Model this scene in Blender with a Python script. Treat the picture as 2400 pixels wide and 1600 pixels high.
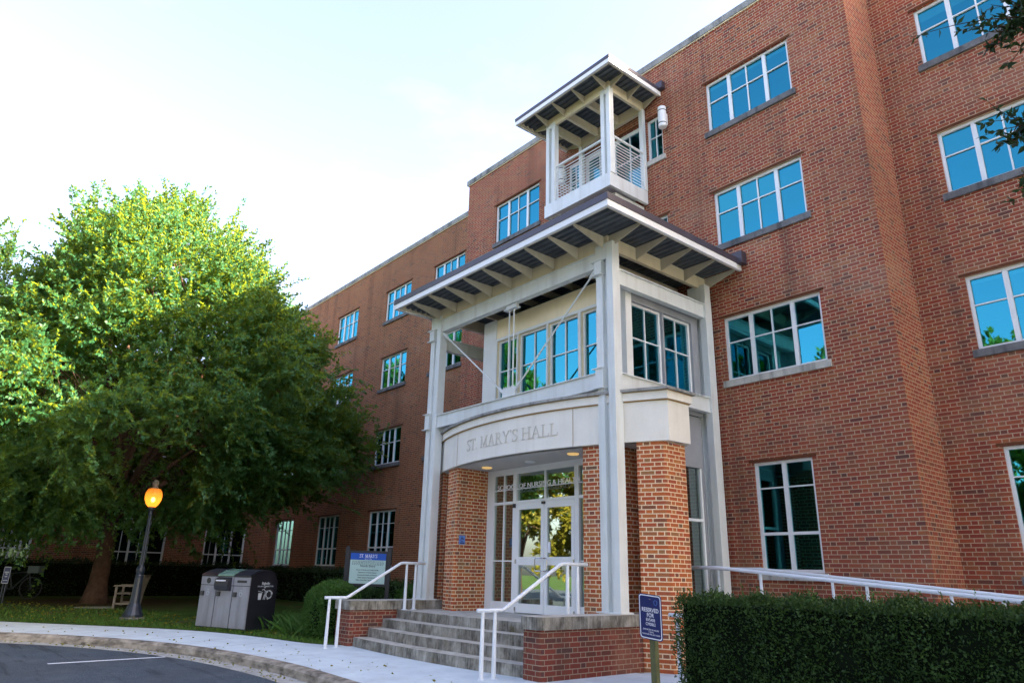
import bpy, math, random
import numpy as np
from mathutils import Vector, Matrix
random.seed(7); rng = np.random.default_rng(7)
R = math.radians
S = bpy.context.scene
for o in list(bpy.data.objects): bpy.data.objects.remove(o)
COL = S.collection
# ------------------------------------------------------------------ camera
cam = bpy.data.cameras.new('camera'); cam.sensor_width = 36; cam.lens = 24.751; cam.clip_end = 3000; cam.clip_start = .1
co = bpy.data.objects.new('camera', cam); COL.objects.link(co); S.camera = co
yaw, pit, rol = R(50.1635), R(18.2368), R(1.2778)
fw = Vector((-math.sin(yaw)*math.cos(pit), math.cos(yaw)*math.cos(pit), math.sin(pit)))
ri = Vector((math.cos(yaw), math.sin(yaw), 0)); up = ri.cross(fw)
ri, up = ri*math.cos(rol)+up*math.sin(rol), up*math.cos(rol)-ri*math.sin(rol)
co.matrix_world = Matrix(((ri.x, up.x, -fw.x, 0), (ri.y, up.y, -fw.y, 0), (ri.z, up.z, -fw.z, 0), (0, 0, 0, 1)))
# ------------------------------------------------------------------ light
SUN = Vector((.78, .52, .43)).normalized()
w = bpy.data.worlds.new('World'); S.world = w; w.use_nodes = True
nt = w.node_tree; bg = nt.nodes['Background']; sky = nt.nodes.new('ShaderNodeTexSky')
sky.sky_type = 'NISHITA'; sky.sun_disc = False
sky.sun_elevation = math.asin(SUN.z); sky.sun_rotation = math.atan2(SUN.x, SUN.y)
sky.air_density = 1.0; sky.dust_density = 3.6; sky.ozone_density = 1.0
hs = nt.nodes.new('ShaderNodeHueSaturation'); hs.inputs['Saturation'].default_value = .98; hs.inputs['Hue'].default_value = .514
nt.links.new(sky.outputs[0], hs.inputs['Color']); wb = nt.nodes.new('ShaderNodeMix'); wb.data_type = 'RGBA'; wb.blend_type = 'MULTIPLY'; wb.inputs[0].default_value = 1; wb.inputs[7].default_value = (1.02, .955, .955, 1)
nt.links.new(hs.outputs[0], wb.inputs[6])
tc = nt.nodes.new('ShaderNodeTexCoord'); mp = nt.nodes.new('ShaderNodeMapping'); mp.inputs['Scale'].default_value = (1, 1, 2.2); cn = nt.nodes.new('ShaderNodeTexNoise')
cn.inputs['Scale'].default_value = 2.6; cn.inputs['Detail'].default_value = 7; cn.inputs['Roughness'].default_value = .58; nt.links.new(tc.outputs['Generated'], mp.inputs[0]); nt.links.new(mp.outputs[0], cn.inputs['Vector'])
cr = nt.nodes.new('ShaderNodeMapRange'); nt.links.new(cn.outputs[0], cr.inputs[0])
for i_, v_ in enumerate((.50, .74, 0, .32)): cr.inputs[i_+1].default_value = v_
cl_ = nt.nodes.new('ShaderNodeMix'); cl_.data_type = 'RGBA'; nt.links.new(cr.outputs[0], cl_.inputs[0]); nt.links.new(wb.outputs[2], cl_.inputs[6]); cl_.inputs[7].default_value = (1.9, 1.95, 2.0, 1)   # thin pale cloud
nt.links.new(cl_.outputs[2], bg.inputs[0]); bg.inputs[1].default_value = .10
sl = bpy.data.lights.new('sun', 'SUN'); sl.energy = 5.0; sl.angle = R(.5); sl.color = (1, .86, .64)
so = bpy.data.objects.new('sun', sl); COL.objects.link(so)
so.rotation_euler = SUN.to_track_quat('Z', 'Y').to_euler()
S.view_settings.view_transform = 'Standard'; S.view_settings.look = 'None'
S.view_settings.exposure = 3.2; S.view_settings.gamma = 1
S.cycles.max_bounces = 8; S.cycles.transparent_max_bounces = 16; S.cycles.sample_clamp_indirect = 6
# ------------------------------------------------------------------ materials
class NT:
    def __init__(s, name):
        s.m = bpy.data.materials.new(name); s.m.use_nodes = True; s.t = s.m.node_tree; s.t.nodes.clear()
        s.out = s.n('ShaderNodeOutputMaterial')
    def n(s, typ, **k):
        x = s.t.nodes.new(typ)
        for a, b in k.items(): setattr(x, a, b)
        return x
    def l(s, a, b): s.t.links.new(a, b)
    def put(s, sock, v):
        if isinstance(v, bpy.types.NodeSocket): s.l(v, sock)
        else: sock.default_value = v
    def math(s, op, a, b=None, c=None):
        x = s.n('ShaderNodeMath', operation=op); s.put(x.inputs[0], a)
        if b is not None: s.put(x.inputs[1], b)
        if c is not None: s.put(x.inputs[2], c)
        return x.outputs[0]
    def mixc(s, f, a, b, mode='MIX'):
        x = s.n('ShaderNodeMix', data_type='RGBA', blend_type=mode); s.put(x.inputs[0], f)
        for i, v in ((6, a), (7, b)):
            s.put(x.inputs[i], v if isinstance(v, bpy.types.NodeSocket) else (*v[:3], 1))
        return x.outputs[2]
    def noise(s, scale, vec=None, detail=4, rough=.55):
        x = s.n('ShaderNodeTexNoise'); x.inputs['Scale'].default_value = scale; x.inputs['Detail'].default_value = detail
        x.inputs['Roughness'].default_value = rough
        s.l(vec if vec is not None else s.pos(), x.inputs['Vector']); return x.outputs[0]
    def pos(s):
        if not hasattr(s, '_g'): s._g = s.n('ShaderNodeNewGeometry')
        return s._g.outputs['Position']
    def scaled(s, v):
        x = s.n('ShaderNodeVectorMath', operation='MULTIPLY'); s.l(s.pos(), x.inputs[0]); x.inputs[1].default_value = v; return x.outputs[0]
    def ramp(s, f, stops, interp='LINEAR'):
        x = s.n('ShaderNodeValToRGB'); x.color_ramp.interpolation = interp; s.put(x.inputs[0], f); e = x.color_ramp.elements
        while len(e) < len(stops): e.new(.5)
        for q, (p, c) in zip(e, stops): q.position = p; q.color = (*c, 1) if len(c) == 3 else c
        return x.outputs[0]
    def mr(s, v, a, b, c=0, d=1):
        x = s.n('ShaderNodeMapRange'); s.put(x.inputs[0], v)
        for i, q in enumerate((a, b, c, d)): x.inputs[i+1].default_value = q
        return x.outputs[0]
    def bsdf(s, col, rough=.8, spec=.3, metal=0, bump=None, bstr=.3, bdist=.01):
        p = s.n('ShaderNodeBsdfPrincipled'); s.put(p.inputs['Base Color'], col if isinstance(col, bpy.types.NodeSocket) else (*col, 1))
        s.put(p.inputs['Roughness'], rough); p.inputs['Specular IOR Level'].default_value = spec; p.inputs['Metallic'].default_value = metal
        if bump is not None:
            b = s.n('ShaderNodeBump'); b.inputs['Strength'].default_value = bstr; b.inputs['Distance'].default_value = bdist
            s.l(bump, b.inputs['Height']); s.l(b.outputs[0], p.inputs['Normal'])
        s.l(p.outputs[0], s.out.inputs[0]); return p

def plain(name, col, rough=.6, spec=.4, metal=0, var=.12, scale=3, stain=None, bump=0):
    t = NT(name); n = t.noise(scale); n2 = t.noise(scale*14, detail=2)
    f = t.math('ADD', t.math('MULTIPLY', n, .7), t.math('MULTIPLY', n2, .3))
    lo = tuple(c*(1-var) for c in col); hi = tuple(min(1, c*(1+var)) for c in col)
    c = t.ramp(f, [(.32, lo), (.68, hi)])
    if stain:
        v = t.noise(1, t.scaled((6, 6, .55)), 5); c = t.mixc(t.mr(v, .5, .72, 0, stain[1]), c, stain[0])
    t.bsdf(c, rough, spec, metal, n2 if bump else None, bump, .01); return t.m

def brick(name, stops, mortar, joint=.011, dark=(.05, .045, .05), h=.0693, P=.322, seed=0., tint=(1, 1, 1), stain=.35):
    t = NT(name); g = t.n('ShaderNodeNewGeometry'); sp = t.n('ShaderNodeSeparateXYZ'); t.l(g.outputs['Position'], sp.inputs[0])
    sn = t.n('ShaderNodeSeparateXYZ'); t.l(g.outputs['True Normal'], sn.inputs[0])
    ax = t.math('ABSOLUTE', sn.outputs[0]); ay = t.math('ABSOLUTE', sn.outputs[1]); sel = t.math('GREATER_THAN', ax, ay)
    u = t.math('ADD', t.math('MULTIPLY', sp.outputs[0], t.math('SUBTRACT', 1., sel)), t.math('MULTIPLY', sp.outputs[1], sel))
    v = t.math('DIVIDE', sp.outputs[2], h); row = t.math('FLOOR', v); fv = t.math('MULTIPLY', t.math('SUBTRACT', v, row), h)
    par = t.math('FLOORED_MODULO', row, 2.)
    u2 = t.math('ADD', t.math('ADD', t.math('DIVIDE', u, P), t.math('MULTIPLY', par, .5)), seed)
    cell = t.math('FLOOR', u2); fu = t.math('SUBTRACT', u2, cell); s = .68
    hd = t.math('GREATER_THAN', fu, s)
    loc = t.math('MULTIPLY', t.math('SUBTRACT', fu, t.math('MULTIPLY', hd, s)), P)
    ln = t.math('ADD', s*P, t.math('MULTIPLY', hd, (1-2*s)*P))
    d = t.math('MINIMUM', t.math('MINIMUM', loc, t.math('SUBTRACT', ln, loc)), t.math('MINIMUM', fv, t.math('SUBTRACT', h, fv)))
    fine = t.noise(55, detail=3); d = t.math('ADD', d, t.math('MULTIPLY', t.math('SUBTRACT', fine, .5), .006))
    mort = t.mr(d, joint*.5-.0015, joint*.5+.0015, 1, 0)
    cv = t.n('ShaderNodeCombineXYZ'); t.l(t.math('ADD', cell, t.math('MULTIPLY', hd, .37)), cv.inputs[0]); t.l(row, cv.inputs[1]); cv.inputs[2].default_value = seed+1
    wn = t.n('ShaderNodeTexWhiteNoise'); t.l(cv.outputs[0], wn.inputs['Vector'])
    col = t.ramp(wn.outputs['Value'], stops)
    rc = t.n('ShaderNodeSeparateColor'); t.l(wn.outputs['Color'], rc.inputs[0])
    dk = t.math('GREATER_THAN', t.math('ADD', rc.outputs[1], t.math('MULTIPLY', hd, .1)), .97)
    col = t.mixc(t.math('MULTIPLY', dk, .6), col, dark)
    col = t.mixc(t.mr(fine, .3, .7, 0, .35), col, (.09, .035, .025))
    col = t.mixc(mort, col, mortar)
    big = t.noise(.30, detail=6, rough=.65); col = t.mixc(t.mr(big, .42, .72, 0, stain*1.25), col, (.15, .075, .05)); pale = t.noise(.55, t.scaled((1, 1, 1.6)), 6); col = t.mixc(t.mr(pale, .56, .74, 0, .28), col, (.50, .33, .22))
    streak = t.noise(1, t.scaled((2.2, 2.2, .12)), 5); col = t.mixc(t.mr(streak, .52, .74, 0, .5), col, (.09, .055, .04))
    if tint != (1, 1, 1): col = t.mixc(1., col, tint, 'MULTIPLY')
    t.bsdf(col, .9, .15, 0, t.math('SUBTRACT', 1., mort), .5, .006); return t.m

M = {}
M['brick'] = brick('brick_red', [(0, (.42, .105, .047)), (.3, (.36, .075, .040)), (.55, (.29, .060, .040)), (.8, (.41, .140, .058)), (1, (.21, .062, .042))], (.50, .36, .24), joint=.0135, seed=.1)
M['brick_brown'] = brick('brick_brown', [(0, (.37, .125, .048)), (.4, (.31, .095, .042)), (.7, (.35, .135, .055)), (1, (.21, .08, .042))], (.48, .34, .21), joint=.012, seed=.3)
M['brick_orange'] = brick('brick_orange', [(0, (.58, .155, .045)), (.35, (.48, .10, .040)), (.6, (.57, .20, .06)), (.85, (.44, .095, .045)), (1, (.36, .19, .08))], (.80, .62, .40), joint=.016, dark=(.10, .075, .06), seed=.2, stain=.15)
M['brick_old'] = brick('brick_old', [(0, (.24, .052, .034)), (.4, (.17, .036, .030)), (.7, (.21, .06, .036)), (1, (.11, .038, .032))], (.34, .27, .20), joint=.011, seed=.4, stain=.5)
M['steel'] = plain('painted_steel', (.70, .73, .71), .45, .5, var=.06, stain=((.46, .45, .40), .45))
M['steel_warm_lit'] = plain('painted_steel_warm_lit', (.74, .65, .46), .5, .4, var=.05, stain=((.48, .40, .27), .3))  # steel paint warmed: bounce from the sunlit ground is in its colour
M['bracket'] = plain('bracket_shaded', (.56, .51, .40), .5, .4, var=.06, stain=((.36, .31, .22), .4))  # darker copy of the warm steel; shade on the brackets is in its colour
M['panel'] = plain('cream_panel', (.86, .74, .50), .6, .35, var=.05, stain=((.55, .48, .36), .2))
M['panel_white'] = plain('white_panel', (.72, .73, .70), .55, .4, var=.05)
M['white'] = plain('white_paint', (.78, .80, .80), .45, .45, var=.05)
M['rail_paint'] = plain('rail_paint', (.66, .71, .76), .45, .45, var=.08)
M['alu'] = plain('door_aluminium', (.80, .82, .82), .4, .5, var=.04)
M['fascia_white'] = plain('fascia_white', (.84, .84, .82), .4, .5, var=.03)
M['purple'] = plain('roof_metal', (.055, .045, .06), .45, .5, var=.15)
M['deck'] = plain('deck_metal', (.10, .115, .13), .5, .5, metal=.3, var=.25, scale=5)
M['lime'] = plain('limestone', (.80, .77, .69), .85, .2, var=.05, scale=2, stain=((.58, .53, .43), .22), bump=.15)
M['lime_dark'] = plain('limestone_letter_shaded', (.60, .57, .50), .9, .1, var=.05)
M['gold'] = plain('gold_joint', (.34, .20, .06), .8, .2)
M['coping'] = plain('coping_stone', (.30, .30, .28), .9, .2, var=.3, scale=2.5, stain=((.06, .065, .07), .8), bump=.3)
M['sill'] = plain('sill_stone', (.16, .16, .16), .9, .2, var=.3, scale=4, stain=((.04, .045, .05), .8), bump=.3)
M['sill_pale'] = plain('sill_stone_pale', (.50, .48, .42), .9, .2, var=.2, scale=4, stain=((.06, .06, .06), .7))
M['lintel'] = plain('rusty_lintel', (.13, .05, .025), .9, .1, var=.3)
M['black'] = plain('black_paint', (.018, .02, .028), .4, .5, var=.2)
M['lamp_post'] = plain('lamp_post_paint', (.014, .022, .036), .35, .6, var=.3, scale=9)
M['navy'] = plain('sign_navy', (.012, .02, .11), .35, .5, var=.08)
M['blue'] = plain('sign_blue', (.008, .085, .46), .4, .4, var=.08)
M['mint'] = plain('sign_mint', (.42, .60, .58), .45, .4, var=.05)
M['signwhite'] = plain('sign_white', (.80, .80, .84), .5, .3, var=.02)
M['decal'] = plain('bin_decal', (.42, .46, .50), .6, .3, var=.1)
M['ink'] = plain('sign_ink', (.03, .05, .06), .6, .2, var=.02)
M['plaque'] = plain('plaque_blue', (.12, .25, .62), .4, .5, var=.15)
M['grey'] = plain('bin_grey', (.25, .255, .28), .45, .45, var=.12, stain=((.10, .10, .11), .5))
M['binblack'] = plain('bin_black', (.012, .013, .018), .35, .5, var=.3)
M['bintop'] = plain('bin_solar_top', (.14, .24, .19), .18, .7, var=.3)
M['wood'] = plain('weathered_wood', (.19, .165, .13), .85, .2, var=.25, scale=8)
M['postwood'] = plain('treated_post', (.10, .105, .05), .8, .2, var=.3, scale=9, stain=((.05, .05, .02), .6))
M['bark'] = plain('bark', (.075, .045, .030), .95, .1, var=.4, scale=7, bump=.8)
M['greypanel'] = plain('grey_panel', (.30, .31, .33), .6, .4, var=.1)
M['ceiling'] = plain('porch_ceiling', (.55, .54, .50), .8, .2, var=.04)
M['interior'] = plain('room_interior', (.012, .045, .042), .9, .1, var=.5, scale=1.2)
M['blind'] = plain('roller_blind', (.60, .66, .66), .8, .2, var=.06)
M['chrome'] = plain('brushed_steel', (.55, .56, .58), .25, .5, metal=1, var=.08)
M['slab'] = plain('paving_slab', (.20, .19, .17), .9, .2, var=.2)
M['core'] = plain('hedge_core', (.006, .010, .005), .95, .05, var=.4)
M['roofing'] = plain('roof_felt', (.18, .18, .18), .9, .2)

def mat_steps():
    t = NT('old_concrete'); n = t.noise(6, detail=8); c = t.ramp(n, [(.3, (.34, .32, .26)), (.5, (.44, .42, .36)), (.7, (.52, .51, .45))])
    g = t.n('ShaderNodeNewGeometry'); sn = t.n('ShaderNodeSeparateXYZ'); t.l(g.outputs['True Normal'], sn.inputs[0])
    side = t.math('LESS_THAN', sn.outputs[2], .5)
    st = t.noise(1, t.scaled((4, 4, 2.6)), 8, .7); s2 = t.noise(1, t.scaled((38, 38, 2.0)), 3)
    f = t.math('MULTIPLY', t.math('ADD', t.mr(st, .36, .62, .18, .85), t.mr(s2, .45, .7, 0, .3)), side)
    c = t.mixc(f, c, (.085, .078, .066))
    mo = t.noise(2.3, detail=6); c = t.mixc(t.mr(mo, .58, .70, 0, .6), c, (.12, .10, .04))
    t.bsdf(c, .95, .15, 0, t.noise(60), .3, .006); return t.m
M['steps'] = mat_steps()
def mat_walk():
    t = NT('sidewalk_concrete'); n = t.noise(2.2, detail=8); c = t.ramp(n, [(.3, (.50, .57, .60)), (.7, (.60, .68, .70))])
    st = t.noise(9, detail=6); c = t.mixc(t.mr(st, .55, .75, 0, .3), c, (.34, .34, .32)); s2 = t.noise(.9, detail=7, rough=.7); c = t.mixc(t.mr(s2, .5, .72, 0, .4), c, (.36, .38, .38))
    t.bsdf(c, .9, .2, 0, t.noise(120), .25, .004); return t.m
M['walk'] = mat_walk()
def mat_kerb():
    t = NT('kerb_concrete'); n = t.noise(5, detail=8); c = t.ramp(n, [(.3, (.22, .19, .15)), (.7, (.42, .38, .31))])
    st = t.noise(1, t.scaled((3, 3, 9)), 6); c = t.mixc(t.mr(st, .44, .66, 0, .9), c, (.07, .062, .05))
    t.bsdf(c, .95, .15, 0, t.noise(70), .4, .008); return t.m
M['kerb'] = mat_kerb()
def mat_asphalt():
    t = NT('asphalt'); n = t.noise(.8, detail=6); sp = t.noise(75, detail=3)
    c = t.ramp(sp, [(.35, (.022, .034, .046)), (.55, (.056, .076, .094)), (.72, (.16, .19, .21))])
    c = t.mixc(t.mr(n, .4, .65, 0, .35), c, (.05, .05, .052))
    ln = t.noise(1, t.scaled((.35, 5, 1)), 5); c = t.mixc(t.mr(ln, .56, .64, 0, .65), c, (.016, .018, .022)); pt = t.noise(2.2, detail=7, rough=.7); c = t.mixc(t.mr(pt, .5, .7, 0, .5), c, (.10, .115, .13))
    t.bsdf(c, .85, .3, 0, sp, .5, .008); return t.m
M['asphalt'] = mat_asphalt()
def mat_lawn():
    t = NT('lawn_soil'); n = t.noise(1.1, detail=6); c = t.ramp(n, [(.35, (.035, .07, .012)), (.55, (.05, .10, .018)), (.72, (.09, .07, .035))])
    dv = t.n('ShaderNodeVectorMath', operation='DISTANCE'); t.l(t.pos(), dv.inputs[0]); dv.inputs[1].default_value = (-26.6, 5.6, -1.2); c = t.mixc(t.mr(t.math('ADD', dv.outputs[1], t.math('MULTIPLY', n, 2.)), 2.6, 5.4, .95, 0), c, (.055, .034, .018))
    t.bsdf(c, .95, .1, 0, t.noise(50), .6, .03); return t.m
M['lawn'] = mat_lawn()
M['mulch'] = plain('mulch', (.06, .04, .025), .95, .1, var=.5, scale=20, bump=.6)
def leafmat(name, c1, c2, tr, trf=.45, sc=2.5, rough=.55):
    t = NT(name); wn = t.n('ShaderNodeTexWhiteNoise'); v = t.n('ShaderNodeVectorMath', operation='FLOOR'); t.l(t.scaled((14, 14, 14)), v.inputs[0]); t.l(v.outputs[0], wn.inputs['Vector'])
    n = t.noise(sc, detail=3); f = t.math('ADD', t.math('MULTIPLY', wn.outputs['Value'], .6), t.math('MULTIPLY', n, .4))
    c = t.mixc(f, c1, c2); d = t.n('ShaderNodeBsdfPrincipled'); t.l(c, d.inputs['Base Color']); d.inputs['Roughness'].default_value = rough; d.inputs['Specular IOR Level'].default_value = .35
    b = t.n('ShaderNodeBsdfTranslucent'); t.l(t.mixc(wn.outputs['Value'], tr, tuple(x*.7 for x in tr)), b.inputs[0])
    mx = t.n('ShaderNodeMixShader'); mx.inputs[0].default_value = trf; t.l(d.outputs[0], mx.inputs[1]); t.l(b.outputs[0], mx.inputs[2]); t.l(mx.outputs[0], t.out.inputs[0]); return t.m
M['leaf'] = leafmat('tree_leaf', (.006, .068, .038), (.032, .118, .030), (.52, .62, .03), .37)
M['leaf_dark'] = leafmat('dark_leaf', (.012, .035, .012), (.028, .06, .018), (.05, .09, .01), .25)
M['hedge_leaf'] = leafmat('hedge_leaf', (.010, .036, .010), (.058, .122, .022), (.07, .12, .015), .25, sc=5)
M['bush_leaf'] = leafmat('bush_leaf', (.035, .10, .018), (.075, .17, .03), (.10, .22, .02), .3)
M['autumn'] = leafmat('autumn_leaf', (.07, .115, .014), (.26, .18, .018), (.36, .35, .025), .4, sc=1)
M['grass'] = leafmat('grass_blade', (.05, .13, .014), (.10, .20, .028), (.10, .2, .02), .3, sc=1)
def glass(name, base, tint, ior, mn):
    t = NT(name); g = t.n('ShaderNodeBsdfGlossy'); g.inputs['Roughness'].default_value = .015; g.inputs['Color'].default_value = (*tint, 1)
    tr = t.n('ShaderNodeBsdfTransparent'); tr.inputs[0].default_value = (*base, 1); fr = t.n('ShaderNodeFresnel'); fr.inputs[0].default_value = ior
    wv = t.noise(.9, detail=1); bp = t.n('ShaderNodeBump'); bp.inputs['Strength'].default_value = .05; bp.inputs['Distance'].default_value = .05; t.l(wv, bp.inputs['Height']); t.l(bp.outputs[0], g.inputs['Normal'])
    mx = t.n('ShaderNodeMixShader'); t.l(t.mr(fr.outputs[0], 0, 1, mn, 1), mx.inputs[0]); t.l(tr.outputs[0], mx.inputs[1]); t.l(g.outputs[0], mx.inputs[2]); t.l(mx.outputs[0], t.out.inputs[0]); return t.m
M['glass'] = glass('window_glass', (.34, .66, .66), (.06, .43, .53), 1.8, .36)
M['glass_dark'] = glass('shaded_glass', (.20, .42, .40), (.30, .60, .60), 1.5, .04)
M['doorglass'] = glass('door_glass', (.35, .60, .55), (.85, .97, .92), 1.7, .32)
def emit(name, col, st):
    t = NT(name); e = t.n('ShaderNodeEmission'); e.inputs[0].default_value = (*col, 1); e.inputs[1].default_value = st; t.l(e.outputs[0], t.out.inputs[0]); return t.m
M['bulb'] = emit('lamp_bulb', (1, .62, .16), 14)
M['ceiling_fixture'] = emit('downlight_glow', (1, .66, .26), .075)
GLZ = -1.28+2.97
def mat_globe():
    t = NT('amber_globe'); e = t.n('ShaderNodeEmission'); e.inputs[0].default_value = (1, .30, .025, 1); dv = t.n('ShaderNodeVectorMath', operation='DISTANCE'); t.l(t.pos(), dv.inputs[0]); dv.inputs[1].default_value = (-21.1, 5.1, GLZ); t.l(t.mr(dv.outputs[1], .12, .30, .55, .12), e.inputs[1])
    tr = t.n('ShaderNodeBsdfTransparent'); tr.inputs[0].default_value = (1, .55, .15, 1); gl = t.n('ShaderNodeBsdfPrincipled'); gl.inputs['Base Color'].default_value = (.8, .36, .08, 1); gl.inputs['Roughness'].default_value = .3
    a = t.n('ShaderNodeMixShader'); a.inputs[0].default_value = .35; t.l(e.outputs[0], a.inputs[1]); t.l(gl.outputs[0], a.inputs[2])
    b = t.n('ShaderNodeMixShader'); b.inputs[0].default_value = .22; t.l(a.outputs[0], b.inputs[1]); t.l(tr.outputs[0], b.inputs[2]); t.l(b.outputs[0], t.out.inputs[0]); return t.m
M['globe'] = mat_globe()
# ------------------------------------------------------------------ mesh tools
def worg(o):
    v = Vector((0, 0, 0))
    while o is not None: v += o.location; o = o.parent
    return v
class MB:
    def __init__(s): s.v = []; s.f = []; s.T = None
    def add(s, vs, fs):
        n = len(s.v); s.v += [tuple(s.T @ Vector(p)) if s.T else tuple(p) for p in vs]; s.f += [tuple(i+n for i in f) for f in fs]; return s
    def box(s, x0, x1, y0, y1, z0, z1):
        x0, x1 = sorted((x0, x1)); y0, y1 = sorted((y0, y1)); z0, z1 = sorted((z0, z1))
        return s.add([(x0, y0, z0), (x1, y0, z0), (x1, y1, z0), (x0, y1, z0), (x0, y0, z1), (x1, y0, z1), (x1, y1, z1), (x0, y1, z1)],
                     [(0, 3, 2, 1), (4, 5, 6, 7), (0, 1, 5, 4), (1, 2, 6, 5), (2, 3, 7, 6), (3, 0, 4, 7)])
    def bbox(s, x0, x1, y0, y1, z0, z1, b=.008):   # box with chamfered vertical and top edges
        return s.prism([(x0+b, y0), (x1-b, y0), (x1, y0+b), (x1, y1-b), (x1-b, y1), (x0+b, y1), (x0, y1-b), (x0, y0+b)], z0, z1)
    def prism(s, poly, z0, z1, top=None):
        n = len(poly); a = sum(poly[i][0]*poly[(i+1) % n][1]-poly[(i+1) % n][0]*poly[i][1] for i in range(n))
        if a < 0: poly = poly[::-1]; top = top[::-1] if top else None
        tp = top or poly
        vs = [(p[0], p[1], z0) for p in poly]+[(p[0], p[1], z1) for p in tp]
        return s.add(vs, [tuple(range(n-1, -1, -1)), tuple(range(n, 2*n))]+[(i, (i+1) % n, n+(i+1) % n, n+i) for i in range(n)])
    def ext(s, poly, a, b, axis):   # 2-D polygon extruded along x ('x': poly=(y,z)) or y ('y': poly=(x,z))
        n = len(poly)
        mk = (lambda p, d: (d, p[0], p[1])) if axis == 'x' else (lambda p, d: (p[0], d, p[1]))
        vs = [mk(p, a) for p in poly]+[mk(p, b) for p in poly]
        return s.add(vs, [tuple(range(n-1, -1, -1)), tuple(range(n, 2*n))]+[(i, (i+1) % n, n+(i+1) % n, n+i) for i in range(n)])
    def tube(s, pts, r, n=8, cap=True):
        pts = [Vector(p) for p in pts]; rs = r if isinstance(r, (list, tuple)) else [r]*len(pts); vs = []; fs = []; u = None
        for i, p in enumerate(pts):
            d = (pts[min(i+1, len(pts)-1)]-pts[max(i-1, 0)]).normalized()
            if u is None: u = d.orthogonal().normalized()
            u = (u-d*u.dot(d)); u = u.normalized() if u.length > 1e-6 else d.orthogonal().normalized()
            w_ = d.cross(u)
            for k in range(n):
                a = 2*math.pi*k/n; vs.append(p+(u*math.cos(a)+w_*math.sin(a))*rs[i])
        for i in range(len(pts)-1):
            for k in range(n): fs.append((i*n+k, i*n+(k+1) % n, (i+1)*n+(k+1) % n, (i+1)*n+k))
        if cap: fs.append(tuple(range(n-1, -1, -1))); m = (len(pts)-1)*n; fs.append(tuple(range(m, m+n)))
        return s.add(vs, fs)
    def lathe(s, c, prof, n=20):
        vs = []; fs = []
        for r, z in prof:
            for k in range(n): a = 2*math.pi*k/n; vs.append((c[0]+r*math.cos(a), c[1]+r*math.sin(a), c[2]+z))
        for i in range(len(prof)-1):
            for k in range(n): fs.append((i*n+k, i*n+(k+1) % n, (i+1)*n+(k+1) % n, (i+1)*n+k))
        fs.append(tuple(range(n-1, -1, -1))); m = (len(prof)-1)*n; fs.append(tuple(range(m, m+n)))
        return s.add(vs, fs)
    def strip(s, pts, wd, f, d=.004):   # flat ribbon in (u,z), mapped by f(u,z,depth)
        n = len(pts)
        for i in range(n-1):
            a, b = Vector(pts[i]), Vector(pts[i+1]); t = (b-a).normalized(); q = Vector((-t.y, t.x))*wd/2; e = t*wd*.12
            c = [a-q-e, b-q+e, b+q+e, a+q-e]
            s.add([f(p.x, p.y, 0) for p in c]+[f(p.x, p.y, d) for p in c], [(4, 5, 6, 7), (0, 1, 5, 4), (1, 2, 6, 5), (2, 3, 7, 6), (3, 0, 4, 7)])
        return s
    def build(s, name, mat, parent=None, origin=None, smooth=False):
        o_ = worg(parent) if parent is not None else Vector(origin or (0, 0, 0))
        me = bpy.data.meshes.new(name); me.from_pydata([tuple(Vector(p)-o_) for p in s.v], [], s.f); me.validate(); me.update()
        if smooth: me.polygons.foreach_set('use_smooth', [True]*len(me.polygons))
        me.materials.append(M[mat] if isinstance(mat, str) else mat)
        o = bpy.data.objects.new(name, me); COL.objects.link(o)
        if parent is not None: o.parent = parent
        else: o.location = o_
        return o
def tag(o, label=None, cat=None, group=None, kind=None):
    if label: o['label'] = label
    if cat: o['category'] = cat
    if group: o['group'] = group
    if kind: o['kind'] = kind
    return o
def thing(name, label, cat, loc=(0, 0, 0), group=None):
    o = bpy.data.objects.new(name, None); COL.objects.link(o); o.location = loc; o.empty_display_size = .2
    return tag(o, label, cat, group)
def B(*a): return MB().box(*a)
def frame(origin, ex, ey, ez=(0, 0, 1)):
    ex, ey, ez = Vector(ex).normalized(), Vector(ey).normalized(), Vector(ez).normalized()
    return Matrix(((ex.x, ey.x, ez.x, origin[0]), (ex.y, ey.y, ez.y, origin[1]), (ex.z, ey.z, ez.z, origin[2]), (0, 0, 0, 1)))
def text(mb, body, size, f, align='CENTER', ext=.002, wide=1., bold=0.):
    """lettering added to mb; f(u,v,d) places a point of the text plane"""
    cu = bpy.data.curves.new('t', 'FONT'); cu.body = body; cu.size = size; cu.align_x = align; cu.extrude = ext; cu.resolution_u = 3; cu.offset = bold
    ob = bpy.data.objects.new('t', cu); COL.objects.link(ob); bpy.context.view_layer.update()
    me = bpy.data.meshes.new_from_object(ob.evaluated_get(bpy.context.evaluated_depsgraph_get()))
    mb.add([f(v.co.x*wide, v.co.y, v.co.z+ext) for v in me.vertices], [tuple(p.vertices) for p in me.polygons])
    bpy.data.objects.remove(ob); bpy.data.curves.remove(cu); bpy.data.meshes.remove(me)
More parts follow.
